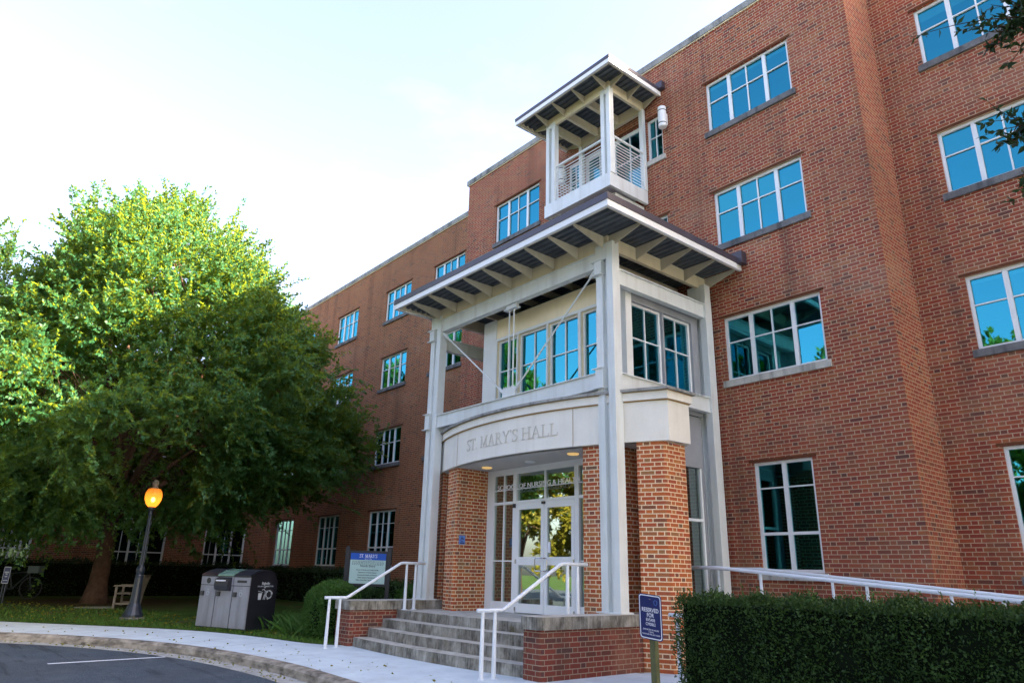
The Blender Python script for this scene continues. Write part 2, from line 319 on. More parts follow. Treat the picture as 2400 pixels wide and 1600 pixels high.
def fastmesh(name, verts, faces4, mat, parent=None, origin=(0, 0, 0)):
    """verts (N,3) world, faces (M,4) numpy"""
    o_ = np.array(worg(parent) if parent is not None else origin)
    me = bpy.data.meshes.new(name); n, m = len(verts), len(faces4)
    me.vertices.add(n); me.vertices.foreach_set('co', (verts-o_).astype(np.float32).ravel())
    k = faces4.shape[1]; me.loops.add(m*k); me.loops.foreach_set('vertex_index', faces4.astype(np.int32).ravel())
    me.polygons.add(m); me.polygons.foreach_set('loop_start', np.arange(0, m*k, k, dtype=np.int32)); me.polygons.foreach_set('loop_total', np.full(m, k, dtype=np.int32))
    me.update(calc_edges=True); me.materials.append(M[mat]); o = bpy.data.objects.new(name, me); COL.objects.link(o)
    if parent is not None: o.parent = parent
    else: o.location = origin
    return o
def norm(a): return a/np.maximum(np.linalg.norm(a, axis=1, keepdims=True), 1e-9)
def leaves(c, d, L, W, jit=.6):
    """diamond leaves at c (N,3), axis d, length L, width W"""
    n = len(c); d = norm(d+rng.normal(0, jit, (n, 3))); s = norm(np.cross(d, rng.normal(0, 1, (n, 3)))); nn = np.cross(d, s)
    L = (L*rng.uniform(.7, 1.3, n))[:, None]; W = (W*rng.uniform(.7, 1.3, n))[:, None]
    v = np.stack([c, c+d*L*.45+s*W*.5+nn*L*.06, c+d*L-nn*L*.10, c+d*L*.45-s*W*.5+nn*L*.06], 1).reshape(-1, 3)
    return v, np.arange(4*n).reshape(n, 4)
# ------------------------------------------------------------------ ground, road, path, lawn
def polyline_offset(p, d):
    out = []
    for i in range(len(p)):
        a, b = Vector(p[max(i-1, 0)]), Vector(p[min(i+1, len(p)-1)]); t = (b-a).normalized(); out.append((p[i][0]-t.y*d, p[i][1]+t.x*d))
    return out
def smooth(p, k=3):
    for _ in range(k):
        q = [p[0]]
        for a, b in zip(p, p[1:]): q += [(a[0]*.75+b[0]*.25, a[1]*.75+b[1]*.25), (a[0]*.25+b[0]*.75, a[1]*.25+b[1]*.75)]
        p = q+[p[-1]]
    return p
GZ = -1.38
kerb = smooth([(-40, -14), (-28, -5.2), (-22.2, -1.2), (-18.86, 2.09), (-16.78, 3.60), (-14.3, 4.61), (-11.44, 4.97), (-9.61, 4.90), (-7.5, 4.75), (-4, 4.5), (4, 4.3), (30, 4.3)])
inner = polyline_offset(kerb, .16); gut = polyline_offset(kerb, -.02); gut2 = polyline_offset(kerb, -.36)
def ribbon(a, b, z, z2=None):
    m = MB(); n = len(a); z2 = z if z2 is None else z2
    m.add([(p[0], p[1], z) for p in a]+[(p[0], p[1], z2) for p in b], [(i, i+1, n+i+1, n+i) for i in range(n-1)]); return m
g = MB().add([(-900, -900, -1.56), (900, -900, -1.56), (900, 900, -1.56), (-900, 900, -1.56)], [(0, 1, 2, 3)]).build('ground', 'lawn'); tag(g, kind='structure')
rd = MB().add([(-60, -60, -1.53), (60, -60, -1.53), (60, 6, -1.53), (-60, 6, -1.53)], [(0, 1, 2, 3)]).build('road', 'asphalt'); tag(rd, kind='structure')
tag(ribbon(gut, gut2, -1.522, -1.526).build('gutter', plain('gutter_concrete', (.36, .36, .33), .9, .2, var=.2, scale=4, stain=((.16, .15, .12), .6))), kind='structure')
kb = MB(); n = len(kerb); kr = polyline_offset(kerb, .03)
prof = [(polyline_offset(kerb, -.03), -1.53), (polyline_offset(kerb, -.01), -1.42), (kr, -1.385), (polyline_offset(kerb, .15), -1.375), (inner, -1.40)]
for pl, z in prof: kb.v += [(p[0], p[1], z) for p in pl]
for k in range(len(prof)-1):
    kb.f += [(k*n+i, k*n+i+1, (k+1)*n+i+1, (k+1)*n+i) for i in range(n-1)]
tag(kb.build('kerb', 'kerb', smooth=False), kind='structure')
backedge = smooth([(-43, -9), (-30.5, -3), (-25.5, .2), (-22.35, 2.42), (-19.38, 4.69), (-17.88, 5.71), (-15.8, 6.35), (-13.81, 6.62), (-13.3, 7.2)])
wk = MB(); poly = [(p[0], p[1]) for p in polyline_offset(kerb, .165)]+[(30, 12.1), (-7.6, 12.1), (-7.6, 9.0), (-13.3, 9.0)]+backedge[::-1]
wk.add([(p[0], p[1], GZ) for p in poly], [tuple(range(len(poly)))]); tag(wk.build('sidewalk', 'walk'), kind='structure')
def lawnz(x, y): return -1.374+.27*min(1, max(0, (-18.8-x)/6.7))*min(1, max(0, (y-yback(min(x, -13.4)))/2.2))
def yback(x):
    p = backedge
    for a, b in zip(p, p[1:]):
        if a[0] <= x <= b[0]: return a[1]+(b[1]-a[1])*(x-a[0])/(b[0]-a[0]+1e-9)
    return -9 if x < p[0][0] else 7.2
nx, ny = 60, 40; lv = []
lm = MB(); xs = [-48+i*(34.8/nx) for i in range(nx+1)]
for i, x in enumerate(xs):
    y0 = yback(min(x, -13.35))+.01
    for j in range(ny+1):
        y = y0+(14-y0)*j/ny; lm.v.append((x, y, lawnz(x, y) if j else lawnz(x, y)-.0))
for i in range(nx):
    for j in range(ny): a = i*(ny+1)+j; lm.f.append((a, a+ny+1, a+ny+2, a+1))
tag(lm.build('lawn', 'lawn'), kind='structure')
mk = MB()
a, b = Vector((-14.22, 2.31)), Vector((-14.35, 4.12)); t_ = (b-a).normalized(); q = Vector((-t_.y, t_.x))*.05
mk.add([(*(a-q), -1.526), (*(a+q), -1.526), (*(b+q), -1.526), (*(b-q), -1.526)], [(0, 1, 2, 3)]); tag(mk.build('parking_line', plain('road_paint', (.72, .74, .76), .8, .2, var=.2, scale=30)), kind='structure')
# sidewalk joints: shallow dark grooves laid 4 mm up
jm = MB()
for i in range(26, len(kerb)-8, 3):
    p = Vector(polyline_offset(kerb, .17)[i]); p2 = Vector(polyline_offset(kerb, 1.55)[i]); t_ = (p2-p).normalized(); q = Vector((-t_.y, t_.x))*.006
    if p.x < -13.5: jm.add([(*(p-q), GZ+.004), (*(p+q), GZ+.004), (*(p2+q), GZ+.004), (*(p2-q), GZ+.004)], [(0, 1, 2, 3)])
tag(jm.build('path_joints', 'mulch'), kind='structure')
# ------------------------------------------------------------------ building with windows
def mapX(y): return lambda u, z, d: (u, y+d, z)        # wall facing -y, d into the wall
def mapYp(x): return lambda u, z, d: (x-d, u, z)       # wall facing +x
def wall(mb, f, u0, u1, z0, z1, holes, dep=.13):
    us = sorted({u0, u1, *[h[0] for h in holes], *[h[1] for h in holes]}); zs = sorted({z0, z1, *[h[2] for h in holes], *[h[3] for h in holes]})
    for a, b in zip(us, us[1:]):
        for c, d in zip(zs, zs[1:]):
            m = ((a+b)/2, (c+d)/2)
            if any(h[0] < m[0] < h[1] and h[2] < m[1] < h[3] for h in holes): continue
            mb.add([f(a, c, 0), f(b, c, 0), f(b, d, 0), f(a, d, 0)], [(0, 1, 2, 3)])
    for h in holes:
        a, b, c, d = h
        for p, q in (((a, c), (b, c)), ((b, c), (b, d)), ((b, d), (a, d)), ((a, d), (a, c))):
            mb.add([f(*p, 0), f(*p, dep), f(*q, dep), f(*q, 0)], [(0, 1, 2, 3)])
def fbox(mb, f, u0, u1, z0, z1, d0, d1):
    mb.add([f(u, z, d) for d in (d0, d1) for u, z in ((u0, z0), (u1, z0), (u1, z1), (u0, z1))],
           [(0, 1, 2, 3), (7, 6, 5, 4), (0, 4, 5, 1), (1, 5, 6, 2), (2, 6, 7, 3), (3, 7, 4, 0)])
def window(par, f, h, style, sill='sill', blind=0, lintel=True, fr=.055, gm='glass'):
    u0, u1, z0, z1 = h; W_, H_ = u1-u0, z1-z0; m = MB(); D0, D1 = .055, .115
    fbox(m, f, u0, u0+fr, z0, z1, D0, D1); fbox(m, f, u1-fr, u1, z0, z1, D0, D1)
    fbox(m, f, u0+fr, u1-fr, z1-fr, z1, D0, D1); fbox(m, f, u0+fr, u1-fr, z0, z0+fr, D0, D1)
    if style == 'triple': thick = [.285, .715]; thin = [.5]; hz = [(.60, .022)]
    elif style == 'double': thick = [.5]; thin = [.25, .75]; hz = [(.60, .022)]
    elif style == 'ground': thick = [.5]; thin = []; hz = [(.34, .05), (.755, .022)]
    elif style == 'groundtriple': thick = [.285, .715]; thin = [.5]; hz = [(.34, .05), (.76, .022)]
    elif style == 'pair': thick = []; thin = [.5]; hz = [(.55, .022)]
    elif style == 'wide': thick = [.32, .66]; thin = [.16, .5]; hz = [(.36, .05)]
    zs = sorted([(z0+H_*a, b) for a, b in hz])
    for a in thick: fbox(m, f, u0+W_*a-.04, u0+W_*a+.04, z0+fr, z1-fr, D0+.003, D1)
    for a in thin: fbox(m, f, u0+W_*a-.013, u0+W_*a+.013, z0+fr, z1-fr, D0+.012, D1-.003)
    ed = [u0+fr]+[q for a in sorted(thick) for q in (u0+W_*a-.04, u0+W_*a+.04)]+[u1-fr]
    for z, b in zs:
        for k in range(0, len(ed), 2): fbox(m, f, ed[k], ed[k+1], z-b/2, z+b/2, D0+.009, D1-.006)
    o = m.build('window', 'white', par)
    m = MB(); cu = [u0+.02]+[u0+W_*a for a in sorted(thick+thin)]+[u1-.02]; cz = [z0+.02]+[z for z, b in zs]+[z1-.02]
    for a, b in zip(cu, cu[1:]):
        for c, d in zip(cz, cz[1:]):
            t = [.095+random.uniform(-.0035, .0035) for _ in range(3)]; m.add([f(a, c, t[0]), f(b, c, t[1]), f(b, d, t[1]+t[2]-t[0]), f(a, d, t[2])], [(0, 1, 2, 3)])
    m.build('pane', gm, o)
    if sill:
        m = MB(); fbox(m, f, u0-.07, u1+.07, z0-.13, z0-.002, -.05, .06); m.build('sill', sill, o)
    if lintel:
        m = MB(); fbox(m, f, u0-.08, u1+.08, z1+.001, z1+.05, -.012, .05); m.build('lintel', 'lintel', o)
    if blind:
        m = MB(); fbox(m, f, u0+.06, u1-.06, z1-blind*H_, z1-.05, .125, .13); m.build('blind', 'blind', o)
    return o
FZ = [(9.50, 10.80), (6.69, 7.97), (3.73, 5.06)]
bl = thing('brick_building', 'four storey red brick hall with white framed windows and grey stone coping', 'building', (-10, 12, -1.38))
HT = 12.15
main_h = [(-7.65, -5.63, *FZ[0]), (-7.65, -5.63, *FZ[1]), (-7.64, -5.59, 3.73, 5.06), (-7.24, -6.08, .12, 2.07), (-15.30, -13.31, *FZ[0]), (-9.37, -8.90, 9.55, 10.72), (-12.12, -11.66, 9.55, 10.72), (-11.52, -9.46, 8.76, 10.72), (-9.62, -8.88, 6.69, 7.97), (-12.15, -11.4, 6.69, 7.97)]
left_h = []
for (a, b) in ((-20.40, -18.50), (-23.87, -22.0), (-28.08, -26.22), (-32.36, -30.50)):
    for z0, z1 in FZ: left_h.append((a, b, z0, z1))
    left_h.append((a, b, .14, 2.07))
right_h = [(-3.60, -1.56, *z) for z in FZ]+[(-3.53, -2.37, .12, 2.10), (-3.53+5, -2.37+5, .12, 2.10)]
mw = MB(); wall(mw, mapX(12), -16.76, -4.40, -1.6, HT, main_h)
mw.add([(-4.40, 12, -1.6), (-4.40, 13.2, -1.6), (-4.40, 13.2, HT), (-4.40, 12, HT)], [(0, 1, 2, 3)])
mw.add([(-16.76, 13.2, -1.6), (-16.76, 12, -1.6), (-16.76, 12, HT), (-16.76, 13.2, HT)], [(0, 1, 2, 3)]); mw.build('wall', 'brick', bl)
mw = MB(); wall(mw, mapX(13.2), -33.0, -16.76, -1.6, HT, left_h); mw.build('wall', 'brick_brown', bl)
mw = MB(); wall(mw, mapX(13.2), -4.40, 14, -1.6, HT, right_h); mw.add([(14, 13.2, -1.6), (14, 30, -1.6), (14, 30, HT), (14, 13.2, HT)], [(0, 1, 2, 3)])
mw.add([(14, 30, -1.6), (-45, 30, -1.6), (-45, 30, HT), (14, 30, HT)], [(0, 1, 2, 3)]); mw.build('wall', 'brick', bl)
m = MB(); m.box(-16.83, -4.33, 11.95, 12.3, HT, HT+.17); m.box(-33, -16.83, 13.15, 13.5, HT, HT+.17); m.box(-4.33, 14, 13.15, 13.5, HT, HT+.17); m.box(-16.83, -16.45, 12.3, 13.15, HT, HT+.17); m.box(-4.71, -4.33, 12.3, 13.15, HT, HT+.17)
m.build('coping', 'coping', bl)
m = MB(); m.box(-16.79, -4.37, 11.97, 12.1, HT-.03, HT-.002); m.box(-33, -16.79, 13.17, 13.3, HT-.03, HT-.002); m.box(-4.37, 14, 13.17, 13.3, HT-.03, HT-.002); m.build('flashing', 'panel', bl)
m = MB(); m.add([(-45, 13.4, HT-.2), (14, 13.4, HT-.2), (14, 30, HT-.2), (-45, 30, HT-.2)], [(0, 1, 2, 3)]); m.add([(-16.76, 12.05, HT-.2), (-4.4, 12.05, HT-.2), (-4.4, 13.4, HT-.2), (-16.76, 13.4, HT-.2)], [(0, 1, 2, 3)]); m.build('roof', 'roofing', bl)
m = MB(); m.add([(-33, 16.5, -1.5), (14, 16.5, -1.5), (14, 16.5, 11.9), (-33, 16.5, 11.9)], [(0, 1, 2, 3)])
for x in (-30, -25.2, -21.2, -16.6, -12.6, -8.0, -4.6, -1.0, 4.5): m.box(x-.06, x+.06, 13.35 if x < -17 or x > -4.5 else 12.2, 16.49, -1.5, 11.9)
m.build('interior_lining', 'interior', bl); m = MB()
for z in (10.93, 8.10, 5.18, 2.18): m.box(-16.7, -4.7, 12.16, 16.4, z, z+.1); m.box(-33, -16.8, 13.36, 16.4, z, z+.1); m.box(-4.3, 14, 13.36, 16.4, z, z+.1)
m.build('room_ceilings', 'ceiling', bl)
fm = mapX(12)
window(bl, fm, main_h[0], 'triple', blind=.12); window(bl, fm, main_h[1], 'triple', blind=.42); window(bl, fm, main_h[2], 'triple', sill='sill_pale')
window(bl, fm, main_h[3], 'ground', sill='sill_pale'); window(bl, fm, main_h[4], 'triple')
window(bl, fm, main_h[5], 'pair', sill='sill_pale'); window(bl, fm, main_h[6], 'pair', sill='sill_pale'); window(bl, fm, main_h[8], 'pair', sill='sill_pale'); window(bl, fm, main_h[9], 'pair', sill='sill_pale')
window(bl, fm, main_h[7], 'double', sill=None, fr=.11)
for i, h in enumerate(left_h): window(bl, mapX(13.2), h, 'groundtriple' if i % 4 == 3 else 'triple', blind=(.95 if i in (8, 12) else .3 if i in (5, 4) else 0))
for i, h in enumerate(right_h[:4]): window(bl, mapX(13.2), h, 'ground' if i == 3 else 'triple', blind=(.2, .42, .1, 0)[i])
# side wing behind the tree
wg = thing('brick_wing', 'dark brick side wing at far left behind the tree with wide ground floor windows', 'building', (-33, 6, -1.38))
fw_ = mapYp(-33.0); wh = [(3.0, 4.0, -.25, 1.9), (6.73, 8.75, -.25, 1.9), (10.32, 12.1, -.25, 1.9), (10.6, 12.3, 3.72, 5.0), (6.7, 8.7, 3.72, 5.0), (3, 5, 3.72, 5)]
mw = MB(); wall(mw, fw_, -2, 13.2, -1.6, 8.6, wh); mw.add([(-45, -2, -1.6), (-33, -2, -1.6), (-33, -2, 8.6), (-45, -2, 8.6)], [(0, 1, 2, 3)]); mw.build('wall', 'brick_brown', wg)
MB().box(-45, -32.95, -2.05, 13.14, 8.6, 8.78).build('coping', 'coping', wg)
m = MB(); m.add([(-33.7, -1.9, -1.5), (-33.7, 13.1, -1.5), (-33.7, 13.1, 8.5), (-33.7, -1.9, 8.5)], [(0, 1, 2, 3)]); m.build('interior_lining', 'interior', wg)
for i, h in enumerate(wh): window(wg, fw_, h, 'wide' if i < 3 else 'triple', fr=.08, gm='glass_dark')
# ------------------------------------------------------------------ helper: built-up steel column, brackets
def bracket(mb, p, d, L, h0, h1, t, ztop):
    """tapered plate from p outward along d (unit xy)"""
    q = Vector((-d[1], d[0]))*t/2; p = Vector(p); d = Vector(d); a, b = p, p+d*L
    vs = []
    for c, hh in ((a, h0), (b, h1)):
        for s_ in (1, -1): vs += [(*(c+q*s_), ztop), (*(c+q*s_), ztop-hh)]
    mb.add(vs, [(0, 1, 3, 2), (4, 6, 7, 5), (0, 4, 5, 1), (2, 3, 7, 6), (0, 2, 6, 4), (1, 5, 7, 3)]); return mb
def ribdeck(mb, x0, x1, y0, y1, z, pitch=.15, dep=.04):
    n = int((y1-y0)/pitch); ys = []
    for i in range(n+1):
        b = y0+i*pitch
        for o_, zz in ((0, 0), (.055, 0), (.075, dep), (.13, dep)):
            if b+o_ <= y1: ys.append((b+o_, z+zz))
    for (a, za), (b, zb) in zip(ys, ys[1:]): mb.add([(x0, a, za), (x1, a, za), (x1, b, zb), (x0, b, zb)], [(0, 3, 2, 1)])
# ------------------------------------------------------------------ steel portico
po = thing('steel_portico', 'tall white steel entrance portico with flat overhanging roof and tie rods', 'portico', (-10.6, 9.5, -.58))
def column(par, x0, x1, y0, y1, z0, z1, tw, stubs=()):
    m = MB(); m.bbox(x0, x0+tw, y0+.02, y1, z0, z1, .006); m.bbox(x1-tw, x1, y0, y1, z0, z1, .006); m.box(x0+tw, x1-tw, y0+.10, y1-.04, z0, z1)
    o = m.build('column', 'steel', par)
    for z, h_ in stubs:
        m = MB(); m.box(x0-.07, x0+tw+.02, y0-.05, y0+.12, z, z+.015); m.box(x0-.07, x0+tw+.02, y0-.05, y0+.12, z-h_, z-h_+.015)
        m.box(x0-.01, x0+tw+.012, y0-.02, y0+.1, z-h_+.015, z); m.build('stub_plate', 'steel', o)
    m = MB(); m.box(x0-.05, x1+.05, y0-.05, y1+.05, z0-.001, z0+.02); m.build('base_plate', 'steel', o)
    return o
YF = 8.86
for x0, x1 in ((-8.26, -7.83), (-13.70, -13.28)):
    o = column(po, x0, x1, YF, YF+.20, -.56, 5.55, .155, ((5.53, .27), (3.47, .36)))
    B(x0+.003, x1-.003, YF+.012, YF+.19, 5.551, 5.86).build('cap', 'steel', o)
    o = column(po, x0, x1, 11.68, 11.90, -.72, 5.45, .155)
    B(x0+.003, x1-.003, 11.70, 11.89, 5.451, 5.80).build('cap', 'steel', o)
def ibeam_x(par, x0, x1, y, z0, z1, mat, nm='beam', fl=.06):
    m = MB(); m.box(x0, x1, y, y+.10, z0+.018, z1-.018); m.box(x0, x1, y-.035, y+.135, z1-.018, z1); m.box(x0, x1, y-.01, y+.135, z0, z0+.018); return m.build(nm, mat, par)
def ibeam_y(par, x, y0, y1, z0, z1, mat, nm='beam'):
    m = MB(); m.box(x-.05, x+.05, y0, y1, z0+.018, z1-.018); m.box(x-.09, x+.09, y0, y1, z1-.018, z1); m.box(x-.07, x+.06, y0, y1, z0, z0+.018); return m.build(nm, mat, par)
ibeam_x(po, -13.28, -8.26, YF+.04, 3.125, 3.42, 'steel'); ibeam_x(po, -13.28, -8.26, YF+.04, 5.44, 5.74, 'steel')
for x in (-7.93, -13.50):
    ibeam_y(po, x, 9.06, 11.68, 5.06, 5.36, 'steel'); ibeam_y(po, x, 9.06, 11.68, 3.08, 3.38, 'steel')
rf = thing_roof = None
# roof
m = MB(); m.box(-14.02, -7.10, 7.96, 11.99, 6.075, 6.20); roof = m.build('roof', 'purple', po)
m = MB(); m.box(-14.0, -7.115, 7.975, 8.03, 5.955, 6.074); m.box(-7.17, -7.115, 8.03, 11.985, 5.955, 6.074); m.box(-14.0, -13.945, 8.03, 11.985, 5.955, 6.074); m.build('fascia_board', 'fascia_white', roof)
m = MB(); m.box(-13.945, -7.17, 8.03, 8.09, 5.985, 6.07); m.box(-7.23, -7.17, 8.09, 11.98, 5.985, 6.07); m.box(-13.945, -13.885, 8.09, 11.98, 5.985, 6.07); m.build('edge_channel', 'steel_warm_lit', roof)
m = MB(); ribdeck(m, -13.885, -7.23, 8.09, 11.98, 6.025); m.build('roof_deck', 'deck', roof)
m = MB(); m.box(-7.26, -6.99, 11.82, 11.99, 6.06, 6.32); m.build('scupper', 'purple', roof)
m = MB(); m.box(-13.50, -7.97, 8.90, 8.98, 5.745, 6.02); m.build('roof_beam', 'steel_warm_lit', roof)
m = MB(); m.box(-8.05, -7.97, 8.985, 11.98, 5.76, 6.02); m.build('roof_beam', 'steel_warm_lit', roof)
m = MB(); m.box(-13.50, -13.42, 8.985, 11.98, 5.76, 6.02); m.build('roof_beam', 'steel_warm_lit', roof)
for i in range(9):
    x = -8.06-.665*i
    bracket(MB(), (x, 8.895), (0, -1), .80, .25, .055, .016, 6.02).build('roof_bracket', 'bracket', roof)
for i in range(5):
    y = 8.95+.755*i
    bracket(MB(), (-7.965, min(y, 11.93)), (1, 0), .73, .25, .055, .018, 6.02).build('roof_bracket', 'bracket', roof)
for i in range(5): bracket(MB(), (-13.505, min(8.95+.755*i, 11.93)), (-1, 0), .38, .25, .055, .018, 6.02).build('roof_bracket', 'bracket', roof)
for i in range(1, 8): B(-8.06-.665*i-.03, -8.06-.665*i+.03, 8.985, 11.97, 5.88, 6.018).build('joist', 'steel_warm_lit', roof)
# tie rods
m = MB(); m.box(-10.93, -10.60, 8.93, 9.01, 5.36, 5.435); m.box(-10.98, -10.56, 8.91, 9.03, 5.33, 5.358); hg = m.build('hanger_bracket', 'steel', po)
m = MB(); m.prism([(-11.0, 8.94), (-10.60, 8.94), (-10.60, 8.99), (-11.0, 8.99)], 3.422, 3.62)
for k in range(6): m.lathe((-10.97+.062*k, 8.965, 3.62), [(.015, 0), (.015, .035)], 6)
m.build('rod_anchor', 'steel', po)
for pts in ([(-10.85, 8.97, 5.34), (-10.85, 8.97, 3.6)], [(-10.70, 8.97, 5.34), (-10.70, 8.97, 3.6)], [(-13.22, 8.95, 5.36), (-11.0, 8.965, 3.56)], [(-8.34, 8.95, 5.42), (-10.58, 8.965, 3.58)]):
    rr = MB().tube(pts, .017, 8).build('tie_rod', 'steel', po)
    for e in (pts if abs(pts[0][0]-pts[1][0]) > .5 else []):
        v = (Vector(pts[1])-Vector(pts[0])).normalized(); s_ = 1 if e is pts[0] else -1
        MB().tube([Vector(e)-v*.06*s_, Vector(e)+v*.16*s_], .035, 8).build('turnbuckle', 'steel', rr)
# ------------------------------------------------------------------ glazed bay under the portico roof
by = thing('window_bay', 'cream panelled window bay on the second floor under the portico roof', 'bay window', (-10.2, 9.5, 3.0))
bh = [(-11.83, -11.15, 3.38, 4.97), (-11.10, -10.20, 3.38, 4.97), (-10.15, -9.28, 3.38, 4.97), (-9.20, -8.50, 3.38, 4.97)]
m = MB(); wall(m, mapX(9.45), -12.29, -8.05, 3.0, 5.48, bh); m.add([(-12.29, 12, 3.0), (-12.29, 9.45, 3.0), (-12.29, 9.45, 5.48), (-12.29, 12, 5.48)], [(0, 1, 2, 3)]); m.build('front_panel', 'panel', by)
sh = [(9.62, 10.52, 3.38, 4.93), (10.57, 11.46, 3.38, 4.93)]
m = MB(); wall(m, mapYp(-8.05), 9.45, 11.66, 3.0, 5.48, sh); m.build('side_panel', 'greypanel', by)
B(-8.30, -8.035, 9.43, 9.60, 3.0, 5.3).build('corner_post', 'panel_white', by)
B(-12.31, -11.86, 9.425, 9.449, 3.0, 5.5).build('pier_panel', 'panel_white', by)
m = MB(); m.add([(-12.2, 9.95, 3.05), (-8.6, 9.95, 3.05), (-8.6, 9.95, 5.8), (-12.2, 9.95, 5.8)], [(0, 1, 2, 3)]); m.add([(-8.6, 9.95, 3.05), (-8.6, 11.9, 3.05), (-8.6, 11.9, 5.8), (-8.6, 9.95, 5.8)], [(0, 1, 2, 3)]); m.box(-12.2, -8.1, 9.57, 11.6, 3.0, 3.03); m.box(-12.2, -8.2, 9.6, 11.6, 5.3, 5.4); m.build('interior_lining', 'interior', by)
m = MB(); m.add([(-12.29, 9.45, 5.48), (-8.05, 9.45, 5.48), (-8.05, 12, 5.48), (-12.29, 12, 5.48)], [(0, 1, 2, 3)]); m.build('top_cover', 'roofing', by)
m = MB()
for a, b in ((-11.148, -11.102), (-10.198, -10.152), (-9.278, -9.202), (-8.498, -8.34), (-11.885, -11.832)): m.box(a, b, 9.43, 9.449, 3.05, 4.97)
m.box(-11.885, -8.34, 9.431, 9.449, 4.972, 5.03); m.build('window_trim', 'panel_white', by)
for i, h in enumerate(bh): window(by, mapX(9.45), h, 'pair' if i in (1, 2) else 'pair', sill=None, lintel=False, fr=.04)
for h in sh: window(by, mapYp(-8.05), h, 'pair', sill=None, lintel=False, fr=.05)
# ------------------------------------------------------------------ balcony on the fourth floor
bc = thing('balcony', 'small white roofed steel balcony high on the brick wall above the portico', 'balcony', (-10.5, 11.3, 8.4))
m = MB(); m.box(-11.60, -9.40, 10.64, 10.72, 8.42, 8.76); m.box(-9.48, -9.40, 10.72, 11.98, 8.42, 8.76); m.box(-11.60, -11.52, 10.72, 11.98, 8.42, 8.76); m.box(-11.52, -9.48, 10.72, 11.98, 8.66, 8.74)
dk = m.build('deck', 'steel', bc)
B(-9.62, -9.53, 10.95, 11.98, 8.05, 8.40).build('support_beam', 'steel', dk); B(-11.47, -11.38, 10.95, 11.98, 8.05, 8.40).build('support_beam', 'steel', dk)
for x0, x1 in ((-9.68, -9.38), (-11.58, -11.25)):
    m = MB(); m.bbox(x0, x0+.11, 10.66, 10.80, 8.762, 10.96, .005); m.bbox(x1-.11, x1, 10.65, 10.80, 8.762, 10.96, .005); m.box(x0+.11, x1-.11, 10.74, 10.78, 8.762, 10.96); o = m.build('column', 'steel', bc)
    B(x0, x1, 10.665, 10.79, 10.961, 11.10).build('cap', 'steel', o)
for x0, x1 in ((-9.50, -9.38), (-11.58, -11.46)): MB().bbox(x0, x1, 11.86, 11.97, 8.762, 11.05, .005).build('column', 'steel', bc)
m = MB(); m.box(-12.20, -8.87, 10.11, 11.99, 11.31, 11.40); rf = m.build('roof', 'purple', bc)
m = MB(); m.box(-12.19, -8.88, 10.12, 10.17, 11.20, 11.309); m.box(-8.93, -8.88, 10.17, 11.985, 11.20, 11.309); m.box(-12.19, -12.14, 10.17, 11.985, 11.20, 11.309); m.build('fascia_board', 'fascia_white', rf)
m = MB(); m.box(-12.14, -8.93, 10.17, 10.22, 11.225, 11.305); m.box(-8.98, -8.93, 10.22, 11.98, 11.225, 11.305); m.box(-12.14, -12.09, 10.22, 11.98, 11.225, 11.305); m.build('edge_channel', 'steel_warm_lit', rf)
m = MB(); ribdeck(m, -12.09, -8.98, 10.22, 11.98, 11.262); m.build('roof_deck', 'deck', rf)
m = MB(); m.box(-11.56, -9.40, 10.67, 10.74, 11.0, 11.26); m.box(-9.47, -9.40, 10.745, 11.98, 11.0, 11.26); m.box(-11.56, -11.49, 10.745, 11.98, 11.0, 11.26); m.build('roof_beam', 'steel_warm_lit', rf)
m = MB(); m.box(-11.49, -9.47, 11.86, 11.97, 10.98, 11.25); m.build('roof_beam', 'steel_warm_lit', rf)
for x in (-10.9, -10.2): B(x-.04, x+.04, 10.75, 11.855, 11.03, 11.255).build('joist', 'steel_warm_lit', rf)
for x in (-9.5, -10.2, -10.9, -11.52): bracket(MB(), (x, 10.665), (0, -1), .45, .22, .05, .018, 11.258).build('roof_bracket', 'bracket', rf)
for y in (10.72, 11.33, 11.93): bracket(MB(), (-9.395, y), (1, 0), .42, .22, .05, .018, 11.258).build('roof_bracket', 'bracket', rf)
for y in (10.72, 11.33, 11.93): bracket(MB(), (-11.565, y), (-1, 0), .53, .22, .05, .018, 11.258).build('roof_bracket', 'bracket', rf)
B(-8.93, -8.75, 11.86, 11.99, 11.33, 11.52).build('scupper', 'purple', rf)
m = MB(); m.tube([(-11.25, 10.73, 9.78), (-9.68, 10.73, 9.78)], .032); m.tube([(-9.42, 10.80, 9.78), (-9.42, 11.93, 9.78)], .032); rl = m.build('railing', 'steel', bc)
m = MB()
for k in range(11):
    z = 8.84+.08*k; m.tube([(-11.25, 10.73, z), (-9.68, 10.73, z)], .011, 6); m.tube([(-9.42, 10.80, z), (-9.42, 11.93, z)], .011, 6)
    m.tube([(-11.55, 10.80, z), (-11.55, 11.93, z)], .011, 6)
m.build('railing_bars', 'white', rl)
m = MB()
for x, y in ((-11.22, 10.73), (-9.70, 10.73), (-9.42, 10.83), (-9.42, 11.90)): m.box(x-.012, x+.012, y-.012, y+.012, 8.76, 9.77)
m.build('railing_post', 'steel', rl)
for x, lb in ((-8.78, 'white cylinder wall lamp right of the balcony door'), (-12.24, 'white cylinder wall lamp behind the left side of the balcony railing')):
    o = thing('wall_lamp', lb, 'wall lamp', (x, 11.9, 10.15), 'lamps beside the balcony door')
    MB().lathe((x, 11.86, 10.17), [(.07, 0), (.10, .02), (.10, .56), (.07, .58)], 18).build('lamp_shade', 'white', o, smooth=False)
    for z in (10.27, 10.62): MB().lathe((x, 11.86, z), [(.104, 0), (.104, .02)], 18).build('lamp_band', 'black', o)
    B(x-.05, x+.05, 11.93, 12.0, 10.30, 10.60).build('mounting', 'white', o)
